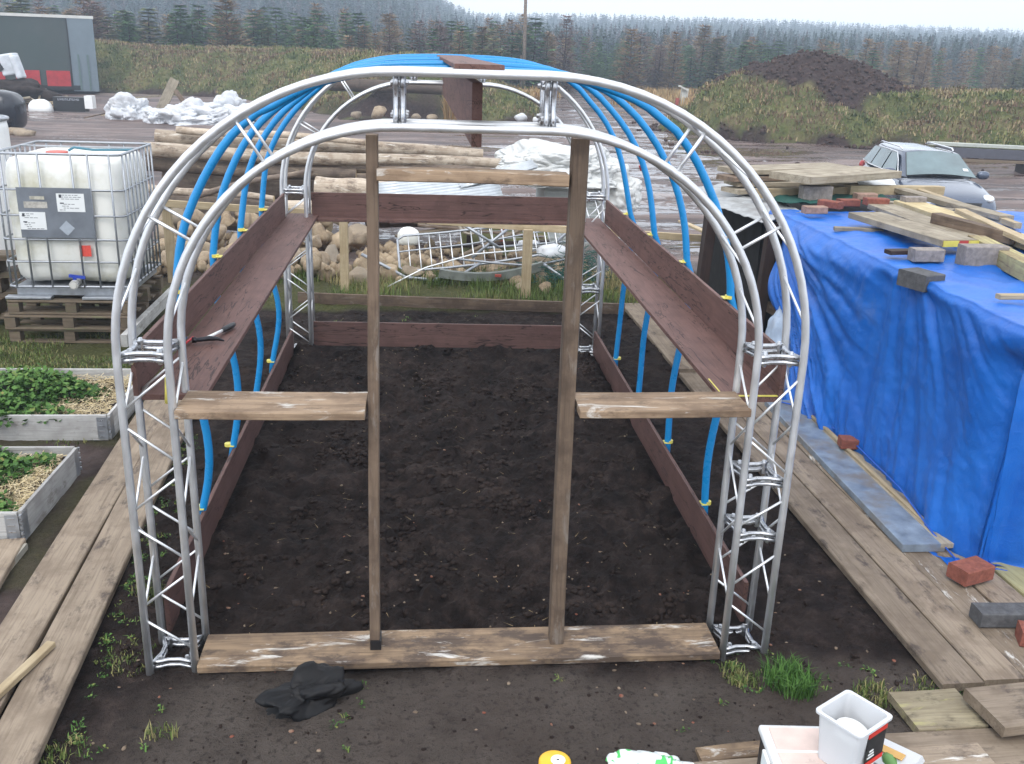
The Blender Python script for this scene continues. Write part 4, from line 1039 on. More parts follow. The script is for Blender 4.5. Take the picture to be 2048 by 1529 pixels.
    for (lx, lz, lw) in ((-3.96, 1.25, .2), (-3.61, 1.43, .22)):
        for k in range(7):
            x = lx + R.uniform(.0, .05)
            for j in range(R.randint(2, 5)):
                ww = R.uniform(.015, .04); mb.box((x + ww / 2, y0 - .0236, lz - .018 * k - (.03 if k > 2 else 0)), (ww, .001, .0045)); x += ww + .008
                if x > lx + lw - .03: break
        mb.box((lx + .03, y0 - .0236, lz - .075), (.035, .001, .011)).box((lx + .02, y0 - .0236, lz - .01), (.022, .001, .03))
    mb.build('label_text', ink, P_)['kind'] = 'stuff'
    MB().box((-3.82, y0 - .0215, 1.335), (.21, .003, .06)).build('torn_label', plain('torn label', (.42, .40, .36), .7, 0, .3, 30), P_)
    MB().box((-3.80, y0 - .0215, 1.40), (.13, .003, .03)).build('torn_label', plain('torn label edge', (.42, .40, .33), .7, 0, .3, 30), P_)
    MB().box((-3.56, y0 - .0215, 1.12), (.10, .002, .10), Matrix.Rotation(math.radians(45), 3, 'Y')).build('hazard_diamond', plain('faded diamond', (.34, .38, .43), .5, 0, .1, 20), P_)
    MB().box((-3.425, y0 + .005, .90), (.105, .004, .105)).build('red_sticker', plain('red sticker', (.62, .07, .05), .5, 0, .15, 60), T)
    V_ = MB().tube([(-3.545, y0 + .06, .585), (-3.545, y0 - .02, .585), (-3.545, y0 - .022, .585), (-3.545, y0 - .07, .58)], [.035, .035, .043, .043], 16).build('valve', plain('grey valve', (.45, .45, .43), .5), T)
    MB().box((-3.52, y0 - .02, .655), (.15, .022, .028), Matrix.Rotation(.12, 3, 'Y')).tube([(-3.545, y0 - .02, .62), (-3.545, y0 - .02, .655)], .018, 8).build('valve_handle', plain('blue handle', (.02, .05, .35), .4), V_)
    MB().tube([(-3.545, y0 - .05, .58), (-3.545, y0 - .0785, .58)], [.032, .030], 16).build('valve_cap', plain('pale cap', (.55, .54, .50), .5), V_)
    for xx in (-3.98, -3.27):
        plank('foot_rail', (xx - .22, y0, .445), (xx + .2, y0, .445), .09, .025, M_galv, T, warp=.0, segs=1)
    MB().box((cx, cy, .50), (w - .1, d - .1, .09)).build('base_tray', M_galv, T)
M_rust2 = plain('red screw lid', (.55, .10, .07), .5)
tank(-4.17, -3.03, 5.40, 6.55, .54, 1.80, 'white water tank in a galvanised cage standing on pallets')
MB  # keep
def drum(c, r, h, label):
    T = thing('white_drum', label, 'drum', c); x, y, z = c
    MB().tube([(x, y, z), (x, y, z + .03), (x, y, z + h * .94), (x, y, z + h)], [r * .97, r, r, r * .96], 28).build('shell', M_white, T, True)
    MB().tube([(x + r * 1.0 * math.cos(a), y + r * 1.0 * math.sin(a), z + h) for a in [k * 6.2832 / 28 for k in range(28)]], .025, 8, closed=True).build('rim', M_galv, T)
drum((-5.85, 9.0, -.1), .40, 1.92, 'white drum with a metal rim behind the tank, at the left edge')
plank('timber', (-3.03, 5.0, .13), (-2.98, 7.0, .19), .06, .12, M_collar, None, label='pale timber on edge running back beside the pallets', cat='timber')
for i, (x0, y0, x1, y1, z) in enumerate(((-5.4, 5.9, -4.3, 6.1, .1), (-5.5, 6.05, -4.32, 6.2, .3), (-5.4, 6.0, -4.36, 6.25, .5), (-5.5, 6.1, -4.3, 6.2, .68))):
    plank('stacked_timber', (x0, y0, z), (x1, y1, z), .28, .06, M_pallet, None, warp=.01, label='dark stacked timber at the left edge, %s of four' % ['lowest', 'second', 'third', 'topmost'][i], cat='timber', group='dark timbers stacked left of the tank')
    if i < 3: MB().box((-4.55, (y0 + y1) / 2, z + .1), (.08, .2, .135)).build('spacer', M_pallet, bpy.data.objects['stacked_timber' + ('' if i == 0 else '.%03d' % i)])
# hammer and pencil
H = thing('claw_hammer', 'black claw hammer with a dark rubber grip on the left shelf', 'hammer', (-1.36, .97, 1.33))
hx = [(-1.345, .985, 1.36), (-1.30, 1.15, 1.352), (-1.262, 1.29, 1.348)]
MB().tube([hx[0], hx[1]], .0085, 8).build('shaft', M_white, H, True)
MB().tube([hx[1], Vector(hx[1]).lerp(Vector(hx[2]), .2), Vector(hx[1]).lerp(Vector(hx[2]), .8), hx[2]], [.012, .016, .017, .013], 10).build('grip', M_black, H, True)
MB().tube([(-1.415, .955, 1.356), (-1.395, .957, 1.356), (-1.392, .957, 1.356), (-1.365, .962, 1.358), (-1.33, .975, 1.36), (-1.29, .982, 1.356), (-1.255, .977, 1.346)], [.016, .016, .011, .012, .014, .010, .004], 10).build('head', plain('black hammer steel', (.03, .03, .035), .35, .8), H, True)
o = MB().tube([(-1.445, .93, 1.345), (-1.425, 1.02, 1.352)], .006, 6).build('pencil', plain('red pencil', (.5, .02, .03), .4), None); tag(o, 'thin red pencil beside the hammer head', 'pencil')
for nm, x, y, z, l in (('yellow_clip', -1.285, .06, 1.44, 'yellow tag on the inner tube of the left truss leg'),):
    o = MB().tube([(x - .02, y - .03, 1.35), (x - .02, y - .03, 1.47)], [.022, .012], 8).build(nm, M_tape, None, True); tag(o, l, 'tag')

# ------------------------------------------------------------------ tarp covered pile
def tarp():
    t = NT('blue tarpaulin', .42, 0, .45); v = t.coord('Object', (1, 1, 1), False)
    n = t.noise(v, 2.2, 6, .65); w = t.noise(v, 160, 2, .5); vs = t.coord('Object', (3.2, 3.2, 1.1), False); cr = t.noise(vs, 5.5, 6, .62, 1.6)
    c = t.ramp(n, [(.3, (.004, .098, .44)), (.7, (.009, .150, .58))])
    d = t.noise(v, 1.4, 7, .75); c = t.mix(t.mr(d, .60, .74, 0, .30), c, (.16, .17, .20))
    d2 = t.noise(v, 5.0, 6, .75, 1.5); c = t.mix(t.mr(d2, .66, .76, 0, .35), c, (.30, .36, .45))
    t.col(c); t.rough(t.mr(n, .3, .7, .34, .5)); sh = t.math('MULTIPLY', t.math('ABSOLUTE', t.math('SUBTRACT', t.noise(v, 7, 5, .7, 2.0), .5)), 2.0)
    t.bump(t.math('ADD', t.math('MULTIPLY', cr, .4), t.math('ADD', t.math('MULTIPLY', sh, .7), t.math('MULTIPLY', w, .04))), .3, .022); t.m.name = 'blue tarpaulin'
    xe, ye, zt = 3.06, .72, 1.50
    A = np.concatenate([np.linspace(4.92, ye, 190), ye - np.linspace(.006, 1.55, 60)]); B = np.concatenate([np.linspace(5.6, xe, 90), xe - np.linspace(.006, 1.62, 110)])
    a, b = np.meshgrid(A, B, indexing='ij')
    dx = np.maximum(xe - b, 0); dy = np.maximum(ye - a, 0); drop = np.maximum(dx, dy)
    x = np.maximum(b, xe); y = np.maximum(a, ye)
    sag = (fbm(a * 1.4, b * 1.4, 3, 2) - .5) * .10 * sst(0, .3, b - xe) - .05 * sst(1.0, 3.0, a) * sst(.0, 1.0, b - xe) * 0
    z = zt + sag + (fbm(a * 6, b * 6, 3, 5) - .5) * .035 - drop
    # soften the fold and wrinkle the hanging side; folds fan out from the upper corner and the weight
    fold = np.exp(-(drop / .07) ** 2)
    s = a; u = (s * 1.0 + dx * .55); hang = sst(0, .15, drop)
    wr = (np.abs(fbm(u * 4.2 + .5 * fbm(s * 3, dx * 3, 2, 9), dx * 1.0 + s * .2, 4, 11) - .5) * 2)
    wr2 = fbm(s * 3.0 - dx * 2.2, dx * 5.0 + s * 2.0, 5, 13, .6) - .5
    wr3 = np.abs(fbm(s * 9 + dx * 7, dx * 11 - s * 4, 3, 15) - .5)
    ang = np.arctan2(dx + .25, 5.5 - s)                       # folds fan out of the far upper corner
    fan = np.abs(fbm(ang * 9 + .3 * fbm(s * 2, dx * 2, 2, 9), s * .35, 3, 11) - .5) * 2
    fan2 = np.abs(fbm((s - 2.35) * 5.0 / (dx + .6) + 3, dx * .6, 3, 12) - .5) * 2 * np.exp(-((s - 2.0) / .9) ** 2)
    bot = fbm(s * 5.5 + dx * 2, dx * 1.2, 4, 14) - .5
    out = hang * sst(4.95, 4.55, s) * ((.045 - .16 * fan) * sst(2.0, 4.2, s) * 1.1 + (.02 - .08 * fan2) + .09 * bot * sst(.6, 1.4, dx) + .016 * wr2 - .016 * wr3 + .07 * sst(.6, 1.5, dx) + .05 * np.sin(s * 1.9 + 1) + .015)
    x = x - out * (dx > 0) - .03 * sst(0, .05, dx) ; y = y - (out * .7 + .02) * (dy > 0)
    z = z - .018 * (1 - fold) * 0
    x = np.where((dx <= 0) & (b - xe < .06), x - .0, x)
    # the far end is pulled in and gathered
    g = sst(4.3, 4.92, a) * hang; x = x + g * .10 * np.sin(dx * 7); z = np.maximum(z, .02 + .05 * fbm(a * 7, b * 7, 2, 3)) - 0
    spread = np.maximum(0, drop - 1.46); x = x - np.where(dx > dy, spread * .9, 0); y = y - np.where(dy > dx, spread * .9, 0) - spread * 0
    # left edge of the sheet slants: it ends nearer the camera lower down
    lean = sst(4.92, 2.2, a); y = y - (1 - lean) * hang * dx * .78
    r_ = .45; q = np.clip((r_ - (np.maximum(a, ye) - ye)) / r_, 0, 1); q2 = np.clip((r_ - (np.maximum(b, xe) - xe)) / r_, 0, 1); wgt = sst(0, .25, drop)
    onx = (dx >= dy) & (drop > 0); ony = (dy > dx)
    th = np.where(onx, q * math.pi / 4, math.pi / 2 - q2 * math.pi / 4)
    bx = xe + r_ - r_ * np.cos(th); by = ye + r_ - r_ * np.sin(th)
    x = x + np.where(onx & (q > 0), bx - xe, np.where(ony & (q2 > 0), bx - np.maximum(b, xe), 0)) * wgt
    y = y + np.where(onx & (q > 0), by - np.maximum(a, ye), np.where(ony & (q2 > 0), by - ye, 0)) * wgt
    V = np.stack([x, y, z], 2).reshape(-1, 3)
    o = obj('tarpaulin', V, grid_faces(len(A), len(B)), t.m, None, True, Matrix.Identity(4), fast=True)
    tag(o, 'crumpled bright blue tarpaulin draped over the long pile at right', 'tarpaulin')
    return t.m
M_tarp = tarp()
T = thing('timber_pile', 'dark stack of boards hidden under the blue tarpaulin', 'timber stack', (4.2, 3, 0))
MB().box((4.35, 2.75, .72), (2.35, 3.7, 1.40)).build('stack_core', M_dkwood, T)
# dark open shelter behind the tarp
T = thing('open_shelter', 'dark brown open timber shelter at the far end of the blue tarpaulin', 'shelter', (3.5, 5.6, 0))
for (x, y, w, l, zt) in ((2.70, 5.62, .10, 0, 1.36), (3.02, 4.72, .10, 1, 1.40), (4.4, 6.7, .09, 2, 1.4), (3.05, 6.85, .09, 3, 1.38)):
    plank('leg', (x - .03, y + .05, 0), (x, y, zt), w, .10, M_dkwood, T, (0, -1, 0), warp=.004, segs=4)
plank('side_rail', (2.74, 5.6, .20), (3.05, 4.75, .16), .04, .12, M_dkwood, T, warp=.004)
plank('side_rail', (2.95, 5.5, .62), (3.2, 4.8, .52), .04, .10, M_post, T, warp=.004)
MB().box((3.95, 5.9, .68), (1.9, 1.9, 1.34)).build('dark_interior', M_dark, T)  # solid near-black block filling the shelter, standing in for its dark interior
M_pgrey = plain('greyed plastic sheet', (.34, .35, .35), .5, 0, .3, 12, bump=.5, dirtc=(.16, .15, .14), dirt=.7)
def sheet(name, pts_a, pts_b, nu, nv, zn, mat, label, cat, seed, parent=None, amp=.02, f=6, thick=.006, edge=.02):
    """ragged sheet between two edges"""
    u = np.linspace(0, 1, nu)[:, None]; v = np.linspace(0, 1, nv)[None, :]
    pa = np.array(pts_a, float); pb = np.array(pts_b, float)
    ia = np.linspace(0, 1, len(pa)); A_ = np.stack([np.interp(u[:, 0], ia, pa[:, k]) for k in range(3)], 1); ib = np.linspace(0, 1, len(pb)); B_ = np.stack([np.interp(u[:, 0], ib, pb[:, k]) for k in range(3)], 1)
    P = A_[:, None, :] * (1 - v[..., None]) + B_[:, None, :] * v[..., None]
    n = fbm(P[..., 0] * f, P[..., 1] * f + P[..., 2] * f, 4, seed) - .5
    P[..., 2] += n * amp * 2; P[..., 0] += (fbm(P[..., 1] * f * 1.3, P[..., 2] * f * 1.3 + 3, 3, seed + 1) - .5) * amp * 1.5
    P[..., 1] += (fbm(P[..., 0] * f * 1.3, P[..., 2] * f * 1.3 + 7, 3, seed + 2) - .5) * edge * 2
    o = obj(name, P.reshape(-1, 3), grid_faces(nu, nv), mat, parent, True, fast=True)
    m = o.modifiers.new('s', 'SOLIDIFY'); m.thickness = thick
    if cat: tag(o, label, cat)
    return o
sheet('plastic_sheet', [(2.66, 6.9, 1.42), (2.62, 5.6, 1.45), (2.88, 4.6, 1.42)], [(3.6, 7.0, 1.47), (3.4, 5.7, 1.50), (3.3, 4.75, 1.49)], 60, 24, 1, M_pgrey, 'grey white plastic sheet roofing the dark shelter', 'plastic sheet', 3, amp=.03, f=5)
M_pale = plain('cloudy blue film', (.42, .52, .66), .35, 0, .2, 5, bump=.2, dirtc=(.25, .16, .12), dirt=.6)
blob('plastic_bundle', (3.0, 4.05, .02), (.30, .5, .95), M_pale, 8, 4, .18, 1.5, .10, 5).name = 'plastic_bundle'
tag(bpy.data.objects['plastic_bundle'], 'cloudy bluish plastic bundle at the open end of the tarpaulin', 'plastic bundle')
# boards, bricks and blocks on top
GT = 'planks laid on top of the blue tarpaulin'; GB = 'bricks and blocks weighing down the pile'
def tp(p0, p1, w, t, lab, mat=M_plankg, **k): return plank('top_plank', p0, p1, w, t, mat, None, warp=.005, segs=6, ch=.003, label=lab, cat='plank', group=GT, **k)
# stack at the far end
for i, (x0, y0, x1, y1, z, lab) in enumerate(((2.95, 5.9, 4.5, 6.5, 1.53, 'lowest plank of the far stack'), (3.0, 6.05, 4.6, 6.35, 1.585, 'middle plank of the far stack'), (2.92, 5.98, 4.5, 6.6, 1.64, 'warped dark plank in the far stack'))):
    tp((x0, y0, z), (x1, y1, z), .30, .045, lab, M_plankg if i != 2 else M_post)
tp((3.34, 5.27, 1.745), (4.58, 5.98, 1.745), .52, .07, 'broad thick plank on top of the far stack')
tp((3.0, 6.15, 1.70), (4.4, 6.62, 1.72), .42, .05, 'second broad plank on top of the far stack')
tp((3.05, 5.4, 1.575), (4.3, 5.75, 1.575), .09, .09, 'squared yellow timber under the far stack', M_new)
tp((4.1, 5.65, 1.60), (5.3, 6.0, 1.56), .10, .09, 'squared yellow timber beside the green net', M_new)
tp((4.72, 5.85, 1.585), (5.0, 4.25, 1.55), .16, .045, 'long plank sloping toward the car side', M_plankg)
tp((5.0, 6.0, 1.57), (4.95, 4.0, 1.53), .07, .05, 'narrow outer batten along the car side', M_new)
tp((4.05, 4.75, 1.562), (4.02, 2.75, 1.555), .26, .045, 'long plank in the middle of the tarpaulin top')
tp((4.42, 5.0, 1.565), (4.42, 2.6, 1.565), .27, .045, 'yellowish long plank nearest the car side', wood('yellowish plank', (.46, .38, .22), (.28, .21, .11)))
NP = tp((3.545, 3.98, 1.60), (3.72, 2.72, 1.60), .31, .05, 'stained plank with yellow and red tape on its near end')
d_ = (Vector((3.72, 2.72, 1.60)) - Vector((3.545, 3.98, 1.60))).normalized(); e_ = Vector((3.72, 2.72, 1.60)) + d_ * .004
mx = Matrix(((-d_.y, d_.x), (d_.x, d_.y)))
sd = Vector((-d_.y, d_.x, 0))
for a, b, m in ((-.15, -.02, M_tape), (-.02, .06, M_redtape), (.06, .15, M_tape)):
    c = e_ - sd * ((a + b) / 2) * -1
    MB().box(c, (abs(b - a) - .002, .006, .044), Matrix.Rotation(math.atan2(sd.y, sd.x), 3, 'Z')).build('tape_strip', m, NP)
tp((3.17, 3.70, 1.53), (3.55, 3.62, 1.53), .06, .03, 'thin batten poking out under the taped plank')
tp((3.12, 2.62, 1.55), (3.55, 2.66, 1.555), .09, .03, 'dark short board in front of the taped plank', M_dkwood)
tp((4.05, 3.75, 1.62), (4.28, 2.95, 1.60), .10, .09, 'dark squared offcut across the long planks', M_post)
tp((4.35, 3.9, 1.66), (4.2, 2.5, 1.62), .09, .04, 'pale narrow batten over the offcut', M_new)
tp((3.98, 2.98, 1.56), (3.78, 1.8, 1.56), .13, .12, 'heavy squared post with a yellow top face', wood('yellow faced timber', (.42, .38, .18), (.12, .06, .05)))
tp((3.22, 1.36, 1.535), (3.9, 1.42, 1.535), .05, .03, 'thin batten near the right edge of the tarpaulin', M_new)
tp((4.3, 5.2, 1.54), (4.75, 4.7, 1.54), .12, .03, 'small flat board between the long planks')
def brick(c, s, rz, lab, mat, name='brick', cat='brick'):
    M = Matrix.Translation(Vector(c)) @ Matrix.Rotation(rz, 4, 'Z')
    o = chamfer_box(None, mat, name, None, M, .006, 2, s, .001, int(c[0] * 100)); return tag(o, lab, cat, GB)
brick((3.32, 4.52, 1.555), (.21, .10, .065), .1, 'pale brick at the far left corner of the tarp top', M_brickp)
b_ = brick((3.56, 4.75, 1.575), (.215, .10, .065), -.9, 'red brick tilted behind the pale corner brick', M_brick)
brick((3.83, 4.98, 1.56), (.2, .10, .065), .05, 'half hidden red brick in the row by the net', M_brick)
brick((4.02, 4.80, 1.60), (.215, .105, .065), 0, 'red brick on the end of the middle plank', M_brick)
brick((4.14, 5.30, 1.58), (.215, .10, .06), .05, 'pinkish brick by the squared timber', M_brickp)
brick((4.45, 4.93, 1.60), (.22, .10, .075), .08, 'grey brown block at the end of the yellowish plank', M_block, 'concrete_block', 'block')
brick((3.62, 5.28, 1.60), (.30, .12, .15), .05, 'grey concrete block standing by the far stack', M_block, 'concrete_block', 'block')
brick((3.36, 2.52, 1.555), (.22, .11, .09), .0, 'small dark block under the end of the taped plank', M_block, 'concrete_block', 'block')
brick((3.73, 2.44, 1.57), (.32, .12, .15), .02, 'large grey block beside the taped plank', M_block, 'concrete_block', 'block')
brick((3.07, 2.0, 1.49), (.17, .24, .11), .35, 'broken dirty lump of concrete pinning the tarp edge', M_blockd, 'concrete_block', 'block')
sheet('green_net', [(3.2, 5.05, 1.535), (3.9, 5.1, 1.54), (4.5, 5.3, 1.54)], [(3.3, 5.75, 1.55), (3.9, 5.8, 1.56), (4.5, 5.9, 1.55)], 60, 24, 1, M_netg, 'bunched green netting between the stack and the bricks', 'netting', 8, amp=.03, f=9)
sheet('white_rag', [(4.35, 5.9, 1.60), (4.8, 5.95, 1.60)], [(4.4, 6.2, 1.66), (4.85, 6.3, 1.66)], 30, 16, 1, M_fleece, 'scrap of white plastic under the broad plank end', 'plastic scrap', 12, amp=.03)
# ground boards beside the tarp
M_film = plain('board under pale blue film', (.20, .245, .30), .4, 0, .35, 9, bump=.3, dirtc=(.20, .18, .155), dirt=1.0)
plank('wrapped_board', (2.80, 3.45, .085), (2.80, .92, .085), .27, .05, M_film, None, warp=.004, segs=8, label='wide board wrapped in thin bluish film along the walkway', cat='board')
plank('loose_board', (2.985, 3.40, .095), (3.0, .92, .098), .20, .03, M_plankg, None, warp=.004, label='grey board against the foot of the tarpaulin', cat='board')
plank('batten', (2.91, 3.02, .125), (2.935, 1.12, .12), .03, .025, M_new, None, label='thin batten lying on the filmed board', cat='batten')
plank('batten', (3.06, 2.8, .125), (3.10, 1.45, .125), .035, .025, M_plankg, None, label='thin batten at the very foot of the tarpaulin', cat='batten')
o = MB().tube([(2.70, 3.5, .10), (2.9, 3.2, .14), (2.98, 2.4, .16), (2.96, 1.6, .16), (2.91, 1.05, .12), (2.95, .80, .06), (3.2, .70, .05)], .006, 6).build('blue_rope', plain('blue rope', (.01, .09, .45), .6), None); tag(o, 'thin blue hem rope over the filmed board', 'rope')
brick((2.99, 2.38, .165), (.235, .11, .075), -.12, 'red brick lying on the boards at the foot of the tarp', M_brick)
brick((2.90, .59, .12), (.215, .14, .09), .35, 'dark red brick on the near corner of the tarp', M_brick)
brick((2.86, .17, .10), (.32, .12, .085), -.03, 'wet dark grey block on the short walkway board', M_blockd, 'concrete_block', 'block')
brick((2.93, -.03, .10), (.20, .12, .09), -.35, 'orange red brick at the right edge of the picture', M_brick)
# loose boards lower right
GL2 = 'loose boards at the near right corner'
for p0, p1, w, t, lab, m in (((1.98, -.51, .03), (2.32, -.49, .03), .27, .04, 'yellow stained short board right of the plastic tub', wood('lichen board', (.29, .25, .165), (.15, .12, .08), stain=(.40, .38, .14), stain_amt=.5, dirt=(.06, .05, .035))),
                    ((2.30, -.60, .10), (3.0, -.52, .10), .28, .055, 'thick board end lying over the lower right boards', M_deck),
                    ((1.45, -.80, .02), (3.1, -.76, .02), .30, .04, 'brown board along the bottom right edge', M_deck),
                    ((.97, -.71, .012), (1.32, -.69, .012), .09, .03, 'half buried board end left of the black organiser', M_sill),
                    ((.1, -1.02, .04), (2.2, -.92, .045), .34, .05, 'pale plank under the boxes and tools', M_deck2)):
    plank('loose_board', p0, p1, w, t, m, None, warp=.006, segs=5, label=lab, cat='board', group=GL2)
# black bag
blob('black_sack', (-.72, -.26, -.01), (.40, .21, .17), M_black2 if 'M_black2' in globals() else plain('dull black plastic', (.005, .005, .006), .5, 0, .3, 8, dirtc=(.022, .018, .016), dirt=.4, spec=.25), 3, 5, .55, 1.5, .13, 2.0, .1, None, .55)
tag(bpy.data.objects['black_sack'], 'crumpled black plastic sack lying in front of the sill board', 'sack')

# ------------------------------------------------------------------ boxes and tools at the bottom edge
def rbox_open(name, c, w, d, h, t, rz, mat, parent, taper=.92, rim=.012):
    mb = MB(); R = Matrix.Rotation(rz, 3, 'Z'); c = Vector(c)
    def ringp(sx, sy, z, k=5, r=.02):
        P = []
        for (qx, qy, a0) in ((1, 1, 0), (-1, 1, 90), (-1, -1, 180), (1, -1, 270)):
            for i in range(k):
                a = math.radians(a0 + 90 * i / (k - 1)); P.append(c + R @ Vector((qx * (sx - r) + r * math.cos(a), qy * (sy - r) + r * math.sin(a), z)))
        return P
    rings = [ringp(w / 2 * taper, d / 2 * taper, 0), ringp(w / 2, d / 2, h - .012), ringp(w / 2 + rim, d / 2 + rim, h - .010), ringp(w / 2 + rim, d / 2 + rim, h), ringp(w / 2 - t, d / 2 - t, h), ringp(w / 2 * taper - t, d / 2 * taper - t, t)]
    n = len(rings[0]); V = [p for r in rings for p in r]
    F = [(i * n + k, i * n + (k + 1) % n, (i + 1) * n + (k + 1) % n, (i + 1) * n + k) for i in range(len(rings) - 1) for k in range(n)]
    F += [tuple(range(n))[::-1], tuple((len(rings) - 1) * n + k for k in range(n))]
    return obj(name, V, F, mat, parent, False)
def cloudy():
    t = NT('cloudy polypropylene', .25, 0, .5); t.col((.90, .92, .95)); t.b.inputs['Transmission Weight'].default_value = .35; t.b.inputs['Roughness'].default_value = .35; t.b.inputs['IOR'].default_value = 1.2
    return t.m
M_cloud = cloudy()
M_box = plain('black organiser plastic', (.015, .015, .018), .4)
T = thing('organiser_case', 'black tool organiser with a cloudy lid, under the plastic tub', 'tool case', (1.34, -1.06, .065), -.08)
W2 = wm(T)
def lb(c, s): return [tuple(W2 @ Vector(v)) for v in [(c[0] + a * s[0] / 2, c[1] + b * s[1] / 2, c[2] + e * s[2] / 2) for a in (-1, 1) for b in (-1, 1) for e in (-1, 1)]]
BF = [(0, 1, 3, 2), (4, 6, 7, 5), (0, 4, 5, 1), (2, 3, 7, 6), (0, 2, 6, 4), (1, 5, 7, 3)]
def lbox(name, c, s, mat, parent, bev=.006):
    o = obj(name, lb(c, s), BF, mat, parent); b = o.modifiers.new('b', 'BEVEL'); b.width = bev; b.segments = 2; return o
lbox('case_body', (0, 0, .09), (.38, .36, .18), M_box, T, .012)
L_ = lbox('lid', (0, 0, .20), (.40, .38, .035), plain('cloudy lid', (.66, .66, .66), .3, 0, .06, 5), T, .012)
lbox('lid_panel', (.0, .02, .2195), (.33, .29, .005), plain('pinkish lid panel', (.66, .52, .46), .35, 0, .12, 9), L_, .002)
lbox('latch', (-.207, .02, .165), (.014, .08, .07), M_white, T, .004)
lbox('lid_rib', (.0, .02, .2235), (.34, .012, .006), M_white, L_, .002)
TB = thing('plastic_tub', 'open cloudy plastic tub with a black and red label, standing on the organiser', 'tub', (1.425, -1.085, .285))
rbox_open('tub_shell', (1.43, -1.082, .288), .20, .185, .215, .004, .57, M_cloud, TB, .84, .010)
o = MB().tube([(1.435, -1.08, .40), (1.437, -1.083, .415)], .070, 28).build('round_lid', M_white, None); tag(o, 'round white lid lying inside the plastic tub', 'lid')
R5 = Matrix.Rotation(.57, 3, 'Z')
MB().box(Vector((1.43, -1.082, .395)) + R5 @ Vector((.025, -.091, 0)), (.12, .003, .13), R5).build('label_back', plain('black label', (.012, .012, .014), .4), TB)
for z in (.467, .335): MB().box(Vector((1.43, -1.082, z)) + R5 @ Vector((.025, -.0935, 0)), (.12, .003, .018), R5).build('label_stripe', plain('red label stripe', (.65, .03, .02), .4), TB)
for k in range(3): MB().box(Vector((1.43, -1.082, .362 + k * .014)) + R5 @ Vector((.0, -.0935, 0)), (.045 - .01 * k, .002, .006), R5).build('label_line', M_white, TB)
T = thing('clear_case', 'small clear case with an orange strip leaning behind the tub', 'case', (1.68, -1.0, .1))
MB().box((1.68, -.99, .20), (.12, .20, .03), Matrix.Rotation(-.5, 3, 'Y') @ Matrix.Rotation(.5, 3, 'Z')).build('case_shell', M_cloud, T)
MB().box((1.672, -.975, .222), (.03, .12, .006), Matrix.Rotation(-.5, 3, 'Y') @ Matrix.Rotation(.5, 3, 'Z')).build('orange_strip', plain('orange strip', (.60, .36, .12), .5), T)
o = MB().tube([(1.655, -.97, .20), (1.66, -.99, .20), (1.70, -1.16, .13), (1.71, -1.20, .12)], [.018, .028, .034, .03], 16).build('green_bottle', plain('leaf green plastic', (.13, .28, .08), .5), None, True); tag(o, 'rounded green plastic handle beside the tub', 'handle')
T = thing('tape_reel', 'yellow tape measure lying on the pale plank at the bottom edge', 'tape measure', (.335, -.87, .07))
MB().tube([(.33, -.84, .07), (.33, -.84, .075), (.33, -.84, .115), (.33, -.84, .12)], [.060, .066, .066, .058], 28).build('case', plain('yellow case', (.85, .48, .03), .35), T, True)
MB().tube([(.343, -.84, .12), (.343, -.84, .1225)], .030, 20).build('sticker', M_white, T)
MB().box((.342, -.84, .1235), (.010, .006, .001)).build('sticker_dot', M_black, T)
M_gb = NT('carrier bag film', .35); _v = M_gb.coord('Object', (1, 1, 1), False)
M_gb.col(M_gb.ramp(M_gb.noise(_v, 9, 2, .5, .6), [(.53, (.80, .84, .82)), (.56, (.06, .50, .10)), (.64, (.10, .60, .14)), (.66, (.80, .84, .82))])); M_gb.bump(M_gb.noise(_v, 22, 4), .3, .01)
blob('carrier_bag', (.72, -.97, .06), (.46, .30, .15), M_gb.m, 5, 5, .3, 1.6, .14, 4, .1); tag(bpy.data.objects['carrier_bag'], 'white carrier bag with green print at the bottom edge', 'bag')
blob('blue_glove', (1.06, -1.0, .07), (.20, .16, .10), plain('bright blue rubber', (.02, .32, .62), .45), 6, 4, .12, 1.2, .05, 4, .1); tag(bpy.data.objects['blue_glove'], 'bright blue rubbery thing beside the black organiser', 'glove')
blob('tan_offcut', (-.215, -.90, .0), (.09, .08, .07), plain('tan cup', (.55, .36, .15), .6), 7, 3, .1); tag(bpy.data.objects['tan_offcut'], 'small tan rounded scrap at the bottom edge', 'scrap')

# ------------------------------------------------------------------ behind the greenhouse
T = thing('post_and_rail', 'low new timber post and rail fence behind the greenhouse', 'fence', (0, 7.6, 0))
plank('rail', (-3.4, 7.92, .98), (-.2, 7.62, .87), .04, .085, M_new, T, warp=.004)
plank('rail', (-.18, 7.62, .87), (3.22, 7.30, .76), .04, .085, M_new, T, warp=.004)
for x, y, z, w in ((-1.17, 7.60, .86, .10), (1.02, 7.40, .82, .11), (3.30, 7.30, .78, .10), (-3.3, 7.98, 1.0, .1)):
    plank('post', (x, y, -.1), (x, y, z), w, .09, M_new, T, (0, -1, 0), warp=.002, segs=3)
plank('top_capping', (3.26, 7.33, .80), (3.27, 8.9, .70), .08, .03, M_new, T)
